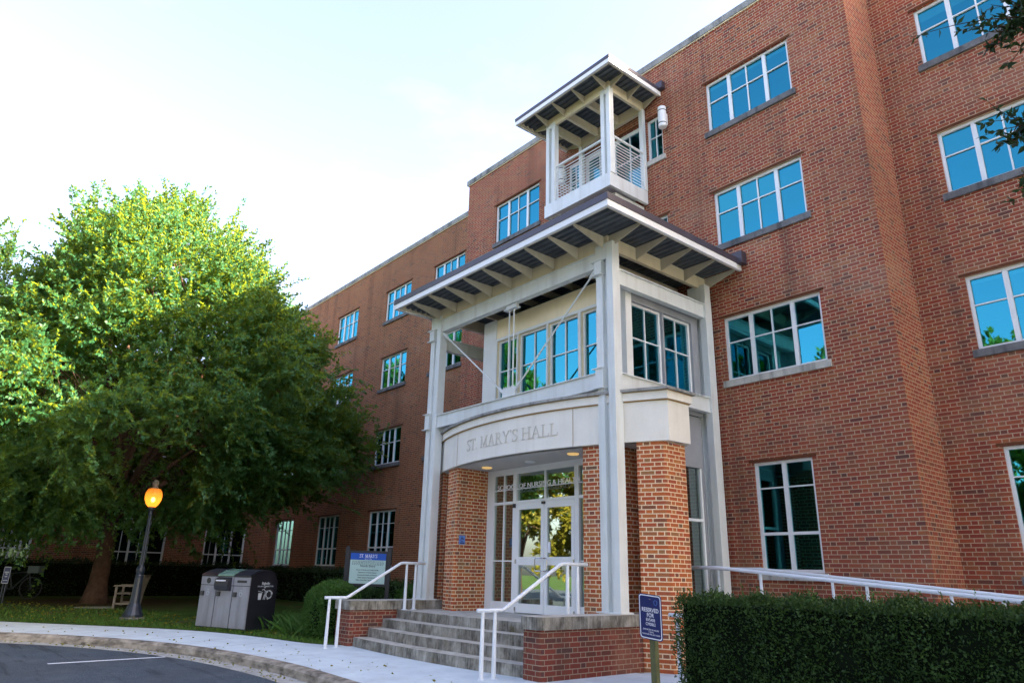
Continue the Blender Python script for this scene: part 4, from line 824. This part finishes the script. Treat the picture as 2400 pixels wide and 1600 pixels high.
# ------------------------------------------------------------------ bench and bicycle
hv = Vector((-.768, .641, 0)); rv = Vector((.641, .768, 0))
bo = Vector((-23.5, 5.1, lawnz(-23.5, 5.1)))
bn = thing('garden_bench', 'weathered wooden garden bench standing behind the street lamp', 'bench', tuple(bo))
hv = Vector((-.93, .37, 0)).normalized(); rv = Vector((.37, .93, 0)).normalized()
T = frame(bo, rv, hv)      # x: seat front to back, y: along the bench
def mb_(): m = MB(); m.T = T; return m
for y in (0, 1.15):
    mb_().box(0, .06, y, y+.05, 0, .62).build('leg', 'wood', bn); m = mb_(); m.ext([(.50, 0), (.56, 0), (.60, .42), (.72, .92), (.66, .92), (.53, .42)], y, y+.05, 'y'); m.build('leg', 'wood', bn)
    m = mb_(); m.ext([(-.06, .60), (-.03, .645), (.60, .645), (.60, .60), (.0, .61)], y-.02, y+.07, 'y'); m.build('armrest', 'wood', bn)
    mb_().box(.06, .52, y+.01, y+.04, .12, .17).build('stretcher', 'wood', bn)
m = mb_()
for k in range(5): m.box(.0+.105*k, .09+.105*k, 0, 1.2, .40, .425)
m.build('seat', 'wood', bn); m = mb_()
for k in range(12):
    y = .07+.095*k; m.ext([(.565, .44), (.58, .44), (.69, .86), (.675, .86)], y, y+.05, 'y')
m.ext([(.66, .85), (.70, .85), (.725, .93), (.685, .93)], 0, 1.2, 'y'); m.build('backrest', 'wood', bn)
sb = MB(); sb.T = frame(Vector((-23.75, 4.75, lawnz(-23.75, 4.75)+.006)), rv, hv); sb.box(-.55, .45, 0, .9, -.03, .02); tag(sb.build('paving_slab', 'slab', None), 'grey paving slab in the grass in front of the garden bench', 'slab')
bk = Vector((-28.6, 3.25, lawnz(-28.6, 3.25)))
bi = thing('bicycle', 'dark bicycle with a grey crate parked before the hedge at far left', 'bicycle', tuple(bk))
T = frame(bk, (.55, .83, 0), (-.83, .55, 0))
for x in (-.52, .52):
    m = mb_(); m.tube([(x+.33*math.cos(a), 0, .34+.33*math.sin(a)) for a in np.linspace(0, 2*math.pi, 25)], .02, 6, False); wl = m.build('wheel', 'black', bi)
    m = mb_()
    for k in range(9): a = math.pi*k/9; m.tube([(x-.32*math.cos(a), 0, .34-.32*math.sin(a)), (x+.32*math.cos(a), 0, .34+.32*math.sin(a))], .003, 4)
    m.build('spokes', 'black', wl)
m = mb_()
for a, b in (((-.52, 0, .34), (-.05, 0, .30)), ((-.52, 0, .34), (-.18, 0, .80)), ((-.05, 0, .30), (-.22, 0, .90)), ((-.05, 0, .30), (.36, 0, .78)), ((-.18, 0, .78), (.36, 0, .84)), ((.52, 0, .34), (.34, 0, .98))): m.tube([a, b], .018, 6)
m.build('frame', 'lamp_post', bi); m = mb_(); m.tube([(.26, -.28, 1.02), (.36, -.1, 1.0), (.36, .1, 1.0), (.26, .28, 1.02)], .014, 6); m.build('handlebar', 'chrome', bi); mb_().box(-.34, -.10, -.06, .06, .90, .95).build('saddle', 'black', bi)
m = mb_(); m.box(.40, .74, -.18, .18, .80, .82); m.box(.40, .42, -.18, .18, .82, 1.02); m.box(.72, .74, -.18, .18, .82, 1.02); m.box(.42, .72, -.18, -.16, .82, 1.02); m.box(.42, .72, .16, .18, .82, 1.02); m.build('crate', plain('crate_grey', (.11, .15, .165), .6), bi)
# ------------------------------------------------------------------ vegetation
def limb(a, b, sag, n=6):
    a, b = Vector(a), Vector(b); return [a.lerp(b, t/n)+Vector((0, 0, sag*math.sin(math.pi*t/n))) for t in range(n+1)]
def tree(name, label, base, prof, trunk_r, fork, nclump, nspray, nleaf, L, W, mat, clipf=None, group=None, droop=.0, lean=(0, 0), shoot=0, seed=1, lopsided=1.):
    global rng
    rng = np.random.default_rng(seed); rd_ = random.Random(seed)
    base = Vector(base); o = thing(name, label, 'tree', tuple(base), group)
    zz = [p[0] for p in prof]; rr = [p[1] for p in prof]
    def rad(z): return float(np.interp(z, zz, rr))
    ws = np.array([(rad(z)+.3)**1.5 for z in np.linspace(zz[0], zz[-1], 60)]); ws /= ws.sum(); zc = np.linspace(zz[0], zz[-1], 60)
    cl = []
    tries = 0
    while len(cl) < nclump and tries < nclump*20:
        tries += 1; z = rng.choice(zc, p=ws)+rng.uniform(-.15, .15); a = rng.uniform(0, 2*math.pi); lob = 1+.10*math.sin(3*a+z)+.07*math.sin(5*a-1.7*z+2)
        rf_ = 1-abs(rng.normal(0, .22)); 
        if rf_ < .25: continue
        r = rad(z)*lob*rf_; q_ = .64*math.cos(a)+.77*math.sin(a); r *= 1-(1-lopsided)*max(0, -q_)**.7; p = np.array([base.x+r*math.cos(a)+lean[0]*(z-zz[0]), base.y+r*math.sin(a)+lean[1]*(z-zz[0]), z])
        if clipf and not clipf(p): continue
        cl.append(p)
    top = zz[-1]; C0 = np.array([base.x, base.y, zz[0]+(top-zz[0])*.30]); C0v = Vector(C0)
    m = MB(); fp = base+Vector((0, 0, fork)); tl = [base+Vector((0, 0, -.1)), base+Vector((0, 0, .15)), base+Vector((.02, 0, .6)), base+Vector((.03, .03, fork*.6)), fp]
    m.tube(tl, [trunk_r*1.9, trunk_r*1.45, trunk_r*1.08, trunk_r*.95, trunk_r*.9], 12); m.build('trunk', 'bark', o, smooth=True)
    lb_ = MB(); ends = []; nl = 13
    for k in range(nl):
        a = 2*math.pi*k/nl+rd_.uniform(-.2, .2); z = fp.z+(top-fp.z)*rd_.uniform(.25, .85); r = rad(z)*rd_.uniform(.35, .65); e = Vector((base.x+r*math.cos(a), base.y+r*math.sin(a), z))
        if clipf and not clipf(np.array(e)): continue
        pts = limb(fp-Vector((0, 0, rd_.uniform(0, .5))), e, rd_.uniform(.3, .9)); lb_.tube(pts, [trunk_r*.5*(1-.75*t/6) for t in range(7)], 7); ends += pts[2:]
    for i, c in enumerate(cl):
        c = Vector(c).lerp(C0v, .12); e = min(ends, key=lambda q: (q-c).length) if ends else fp; ln_ = (e-c).length; pts = limb(e, c, .10*ln_, 5); k = .20 if i < 60 else .07
        pts = [p_+Vector((rd_.uniform(-1, 1), rd_.uniform(-1, 1), rd_.uniform(-1, 1)))*.05*ln_*(0 < j < 5) for j, p_ in enumerate(pts)]
        lb_.tube(pts, [trunk_r*k*(1-.16*j) for j in range(6)], 4, False)
        if i < 60: ends += pts[2:5]
    lb_.build('limbs', 'bark', o, smooth=True)
    cl = np.array(cl); NC = len(cl); out = norm(cl-C0); sp = np.repeat(cl, nspray, 0); so_ = np.repeat(out, nspray, 0); n = len(sp)
    csz = np.repeat(rng.uniform(.55, 1.25, NC), nspray)[:, None]
    d = norm(so_*.9+np.array([0, 0, .45-droop])+rng.normal(0, .55, (n, 3))); s0 = sp+rng.normal(0, .33, (n, 3))*csz
    ln = rng.uniform(.5, 1.15, n)[:, None]*(1+shoot*(rng.random((n, 1)) < .06))
    t = rng.uniform(0, 1, (n, nleaf, 1)); P = s0[:, None, :]+d[:, None, :]*ln[:, None, :]*t; P[:, :, 2] -= (t[:, :, 0]**2)*ln*(.22+droop)
    sd = norm(np.cross(d, rng.normal(0, 1, (n, 3))))[:, None, :]; sg = np.sign(rng.normal(0, 1, (n, nleaf, 1)))
    P = P.reshape(-1, 3); D = (d[:, None, :]*.7+sd*sg).reshape(-1, 3)
    if clipf: k = np.array([clipf(p) for p in P[:, :]]) if False else (P[:, 1] < 12.7) & (P[:, 0] > -32.6); k &= ~((P[:, 2] < 2.8) & (P[:, 0] > -21.9) & (np.abs(P[:, 1]+P[:, 0]*.2417) < .9)); P, D = P[k], D[k]
    v, fc = leaves(P, D, L, W, .35); fastmesh('foliage', v, fc, mat, o); return o
tb = (-25.6, 5.05, lawnz(-25.6, 5.05)); ok = lambda p: p[1] < 12.3 and p[0] > -32.2 and not (p[2] < 2.7 and p[0] > -22.2 and abs(p[1]+p[0]*.2417) < 1.2)
tree('shade_tree', 'broad dome shaped green tree shading the lawn, top lit yellow by the sun', tb, [(1.6, 3.0), (2.3, 5.2), (3.4, 6.8), (4.6, 6.7), (6.4, 5.9), (8.4, 4.7), (10.2, 3.1), (11.5, 1.6), (12.2, .4)], .25, 2.6, 980, 17, 40, .115, .062, 'leaf', ok, shoot=.6, seed=3, lopsided=.60)
tree('shade_tree', 'taller narrow green tree cut off by the left edge of the photo', (-27.2, .5, lawnz(-27.2, .9)), [(1.6, 1.8), (3, 3.0), (5, 2.9), (7, 2.0), (8.4, 1.0), (9.9, .2)], .22, 2.4, 240, 17, 42, .105, .056, 'leaf', ok, shoot=.6, seed=5)
# overhanging tree at the right edge: only its outer twigs reach into the view
rng = np.random.default_rng(11); ot = thing('overhanging_tree', 'dark leafy tree outside the right edge whose twigs hang into the top right corner', 'tree', (1.6, 6.4, GZ))
MB().tube([(1.6, 6.4, GZ-.1), (1.62, 6.4, GZ+.3), (1.6, 6.45, .8), (1.5, 6.5, 3.0), (1.3, 6.6, 5.5)], [.26, .19, .16, .13, .08], 10).build('trunk', 'bark', ot, smooth=True)
tw = MB(); LP, LD = [], []; CP, CD = [], []
def twig(a, b, sag, nl, r=.012, sz=1.):
    pts = limb(a, b, sag, 8); tw.tube(pts, [r*(1-.08*i) for i in range(9)], 5)
    for _ in range(nl):
        t = random.random()**.7; i = min(int(t*8), 7); p = pts[i].lerp(pts[i+1], t*8-i); dd = (pts[i+1]-pts[i]).normalized()
        LP.append(p); sd = Vector(rng.normal(0, 1, 3)); LD.append(dd*.8+sd*.7+Vector((0, 0, -.25)))
def spray(c, r, n, nl):
    for _ in range(n):
        e = Vector(c)+Vector(rng.normal(0, 1, 3))*r; twig(Vector(c)+Vector(rng.normal(0, 1, 3))*r*.3, e, -.05, nl, .006)
for a, b in (((1.5, 6.5, 3.0), (-.9, 6.9, 5.0)), ((1.4, 6.6, 4.2), (-1.0, 7.0, 4.75)), ((1.55, 6.5, 2.4), (-1.15, 7.2, 4.0)), ((1.58, 6.5, 2.0), (-1.2, 7.2, 3.45)), ((1.4, 6.6, 5.0), (-.6, 6.8, 5.6))): twig(a, b, .25, 10, .03)
spray((-.95, 6.85, 4.98), .16, 26, 24); spray((-1.12, 6.8, 4.88), .10, 10, 16); twig((-1.0, 6.8, 4.9), (-1.72, 6.2, 4.80), .05, 22, .006); twig((-1.1, 6.8, 4.85), (-1.45, 6.5, 4.86), .04, 18, .006)
twig((-1.0, 6.9, 4.8), (-1.25, 6.85, 4.50), -.05, 14, .005)
spray((-1.25, 7.1, 4.0), .13, 14, 15); twig((-1.2, 7.1, 4.0), (-1.56, 6.85, 3.92), .02, 14, .005); twig((-1.2, 7.1, 4.05), (-1.5, 6.85, 4.05), .02, 12, .005); spray((-1.33, 7.2, 3.45), .08, 7, 9); twig((-1.2, 7.2, 3.4), (-1.55, 7.1, 3.28), .02, 8, .005)
spray((-.4, 6.8, 5.3), .4, 40, 20); spray((.4, 6.7, 5.0), .6, 40, 18); spray((.9, 6.6, 4.0), .5, 40, 18)
for _ in range(1500):  # unseen big crown added to block sky light from the right
    c = Vector(rng.normal(0, 1, 3)).normalized(); c = Vector((6.6, 4.6, 8.2))+Vector((c.x*6.4, c.y*6.4, c.z*5.6))*rng.uniform(.55, 1)**.5
    for k in range(40):
        CP.append(tuple(c+Vector(rng.normal(0, .35, 3)))); CD.append(tuple(Vector(rng.normal(0, 1, 3))+Vector((0, 0, -.3))))
for e in ((5.5, 6, 10), (8.8, 5.5, 8.5), (6.2, 1, 9), (4.4, 7.2, 7.5)): tw.tube(limb((1.3, 6.6, 5.0), e, .4), [.07, .06, .05, .04, .03, .02, .015], 6)
tw.build('twigs', 'bark', ot); v, fc = leaves(np.array([tuple(p) for p in LP]), np.array([tuple(p) for p in LD]), .075, .034, .3); v2, fc2 = leaves(np.array(CP), np.array(CD), .20, .10, .3); fastmesh('foliage', np.concatenate([v, v2]), np.concatenate([fc, fc2+len(v)]), 'leaf_dark', ot)
def hedge_box(name, label, cat, x0, x1, y0, y1, z0, z1, n, L, W, mat, group=None, Tm=None, rough=.05, round_=0.):
    o = thing(name, label, cat, (((x0+x1)/2, (y0+y1)/2, z0) if Tm is None else tuple(Tm @ Vector(((x0+x1)/2, (y0+y1)/2, z0)))), group)
    dx, dy, dz = x1-x0, y1-y0, z1-z0; ar = np.array([dx*dz, dx*dz, dy*dz, dy*dz, dx*dy]); k = rng.choice(5, n, p=ar/ar.sum()); a, b = rng.random(n), rng.random(n)
    P = np.zeros((n, 3)); N = np.zeros((n, 3))
    for i, (nx_, fx) in enumerate((((0, -1, 0), lambda a, b: (x0+a*dx, y0+0*a, z0+b*dz)), ((0, 1, 0), lambda a, b: (x0+a*dx, y1+0*a, z0+b*dz)), ((-1, 0, 0), lambda a, b: (x0+0*a, y0+a*dy, z0+b*dz)), ((1, 0, 0), lambda a, b: (x1+0*a, y0+a*dy, z0+b*dz)), ((0, 0, 1), lambda a, b: (x0+a*dx, y0+b*dy, z1+0*a)))):
        s_ = k == i; P[s_] = np.stack(fx(a[s_], b[s_]), 1); N[s_] = nx_
    lump = (np.sin(P[:, 0]*5.1+P[:, 2]*3)+np.sin(P[:, 0]*11.3+P[:, 1]*7+1)+np.sin(P[:, 2]*9+P[:, 1]*6+P[:, 0]*2))*rough*.5
    P += N*(lump+rng.normal(0, rough*.7, n)-rough*.5)[:, None]
    if round_:
        c = np.array([(x0+x1)/2, (y0+y1)/2, z0+(z1-z0)*.35]); q = (P-c)/np.array([dx/2, dy/2, dz*.65]); m_ = np.linalg.norm(q, axis=1); s_ = np.where(m_ > 1, 1/np.maximum(m_, 1e-6), 1); f_ = round_*s_+(1-round_); P = c+(P-c)*f_[:, None]
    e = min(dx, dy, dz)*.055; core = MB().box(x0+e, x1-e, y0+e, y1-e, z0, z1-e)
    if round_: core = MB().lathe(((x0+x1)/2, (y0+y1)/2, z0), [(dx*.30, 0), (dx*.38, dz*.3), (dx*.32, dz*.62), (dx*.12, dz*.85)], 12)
    D = N+np.array([0, 0, .5])+rng.normal(0, .6, (n, 3))
    if Tm is not None:
        Rm = np.array(Tm.to_3x3()); P = P @ Rm.T+np.array(Tm.translation); D = D @ Rm.T; core.v = [tuple(Tm @ Vector(p)) for p in core.v]
    core.build('dark_core', 'core', o); v, fc = leaves(P, D, L, W, .5); fastmesh('foliage', v, fc, mat, o); return o  # core: added solid near-black filler inside the leaf shell
rng = np.random.default_rng(21)
hedge_box('clipped_hedge', 'long dark green clipped hedge in the right foreground before the ramp', 'hedge', -5.62, 1.5, 7.35, 8.42, GZ, -.24, 90000, .037, .020, 'hedge_leaf', rough=.05)
hs_ = bpy.data.objects['clipped_hedge']; sp_, sd_ = [], []
for _ in range(70):
    x, y = rng.uniform(-5.5, 1.2), rng.uniform(7.4, 8.3); hgt = rng.uniform(.05, .16); dr = np.array([rng.normal(0, .25), rng.normal(0, .25), 1.])
    for k in range(12): t = k/12; sp_.append(np.array([x, y, -.28])+dr*hgt*t*1.5); sd_.append(dr*.6+rng.normal(0, .6, 3))
v, fc = leaves(np.array(sp_), np.array(sd_), .035, .018, .3); fastmesh('new_shoots', v, fc, 'bush_leaf', hs_)
hedge_box('clipped_hedge', 'low dark hedge under the ground floor windows behind the information sign', 'hedge', -22, -13.95, 10.6, 11.6, GZ, -.35, 16000, .06, .032, 'hedge_leaf', rough=.07)
hedge_box('clipped_hedge', 'dark hedge along the side wing behind the bicycle and bench', 'hedge', -32.0, -30.9, -1.5, 11.8, -1.12, .08, 16000, .08, .04, 'leaf_dark', rough=.08)
hedge_box('clipped_hedge', 'dark hedge in the corner below the left wing windows', 'hedge', -30.8, -22.2, 11.6, 12.6, -1.12, -.05, 10000, .08, .04, 'leaf_dark', rough=.08)
hedge_box('round_bush', 'bright green rounded bush left of the steps below the information sign', 'bush', -15.55, -14.25, 7.0, 8.1, GZ, -.22, 17000, .045, .025, 'bush_leaf', rough=.07, round_=.8)
hedge_box('round_bush', 'small green bush right of the information sign behind the left low wall', 'bush', -15.0, -13.85, 9.0, 10.2, GZ, -.28, 9000, .055, .03, 'bush_leaf', rough=.07, round_=.5)
hedge_box('round_bush', 'dark shrub at the foot of the wall between the bins and the bush', 'bush', -18.6, -16.6, 9.2, 10.3, GZ, -.45, 9000, .06, .03, 'hedge_leaf', rough=.08, round_=.6)
def blades(name, pts, h, wd, mat, kind=None, lean=.35):
    n = len(pts); a = rng.uniform(0, 2*math.pi, n); s_ = np.stack([np.cos(a), np.sin(a), 0*a], 1)*wd; hh = (h*rng.uniform(.5, 1.3, n))[:, None]; l_ = rng.normal(0, lean, (n, 3))*hh; l_[:, 2] = 0
    v = np.stack([pts-s_, pts+s_, pts+s_*.5+l_*.4+np.array([0, 0, 1])*hh*.6, pts+l_+np.array([0, 0, 1])*hh], 1).reshape(-1, 3); return v, np.arange(4*n).reshape(n, 4)
N_ = 70000; gx = rng.uniform(-27, -13.7, N_); gy = rng.uniform(1, 9.5, N_); yb = np.array([yback(min(x, -13.4)) for x in gx]); k = (gy > yb+.03) & (gy < yb+3.6); gx, gy = gx[k], gy[k]
pt = np.stack([gx, gy, np.array([lawnz(x, y) for x, y in zip(gx, gy)])], 1); thin = (np.sin(gx*1.3)+np.sin(gy*2.1+gx*.7) > -1.2) & (np.hypot(gx+26.6, gy-5.6) > 3.2) & ((gx > -21.5) | (rng.random(len(gx)) < .35)); v, fc = blades('g', pt[thin], .075, .006, 'grass'); tag(fastmesh('grass', v, fc, 'grass'), kind='stuff')
lt = thing('grass_clump', 'clump of long strap leaved grass between the bins and the round bush', 'plant', (-16.6, 7.6, GZ)); q = rng.normal(0, 1, (1700, 2))*np.array([.65, .35]); pt = np.stack([-16.5+q[:, 0], 7.75+q[:, 1]-.1*q[:, 0], np.full(1700, GZ)], 1); v, fc = blades('g', pt, .34, .008, 'grass', lean=.55); fastmesh('foliage', v, fc, 'bush_leaf', lt)
# fallen leaves on lawn and path
N_ = 900; gx = rng.uniform(-27, -15, N_); gy = np.array([yback(min(x, -13.4)) for x in gx])+rng.uniform(.1, 3.0, N_); pt = np.stack([gx, gy, np.array([lawnz(x, y)+.05 for x, y in zip(gx, gy)])], 1); v, fc = leaves(pt, rng.normal(0, 1, (N_, 3))*np.array([1, 1, .2]), .07, .04, .2); kq = np.array(polyline_offset(kerb, -.15)); ii = rng.integers(20, len(kq)-40, 260); g2 = kq[ii]+rng.normal(0, .10, (260, 2)); g3 = np.array(polyline_offset(kerb, .8))[rng.integers(20, len(kq)-30, 90)]+rng.normal(0, .45, (90, 2))
pt2 = np.concatenate([np.c_[g2, np.full(260, -1.515)], np.c_[g3[(g3[:, 1] < 6.5)], np.full((g3[:, 1] < 6.5).sum(), GZ+.012)]]); v2, fc2 = leaves(pt2, rng.normal(0, 1, (len(pt2), 3))*np.array([1, 1, .1]), .05, .03, .15); fc = np.concatenate([fc, fc2+len(v)]); v = np.concatenate([v, v2])
tag(fastmesh('fallen_leaves', v, fc, 'autumn'), kind='stuff')
# trees across the road: out of frame, seen mirrored in glass; last two added to cut sky light
for i, (x, y) in enumerate(((-33, -9), (-25, -12), (-18, -11), (-47, -12), (-66, -14), (-8, -13), (4, -11))):
    lb = ('yellowing tree across the road left of the entrance, mirrored in the doors', 'yellowing tree across the road mirrored in the ground floor glass', 'yellowing tree across the road mirrored in the window right of the porch', 'tall yellowing tree across the road mirrored in the left wing', 'tall yellowing tree farthest left across the road', 'unseen tree added behind the viewpoint to cut sky light on the facade', 'unseen tree added nearest the overhanging tree to cut sky light')[i]
    if i == 0: t0 = tree('yellowing_tree', lb, (x, y, -1.53), [(.8, 2.0), (3, 4.4), (6, 4.8), (9, 3.6), (12, .6)], .2, 2.4, 110, 9, 26, .32, .17, 'autumn', None, 'trees across the road', seed=30)
    else:
        r_ = t0.copy(); COL.objects.link(r_); r_.location = (x, y, -1.53); r_.rotation_euler = (0, 0, 1.3*i); r_['label'] = lb; r_.scale = (1.8,)*3 if i in (3, 4) else (1,)*3
        for ch in list(t0.children): c = ch.copy(); COL.objects.link(c); c.parent = r_
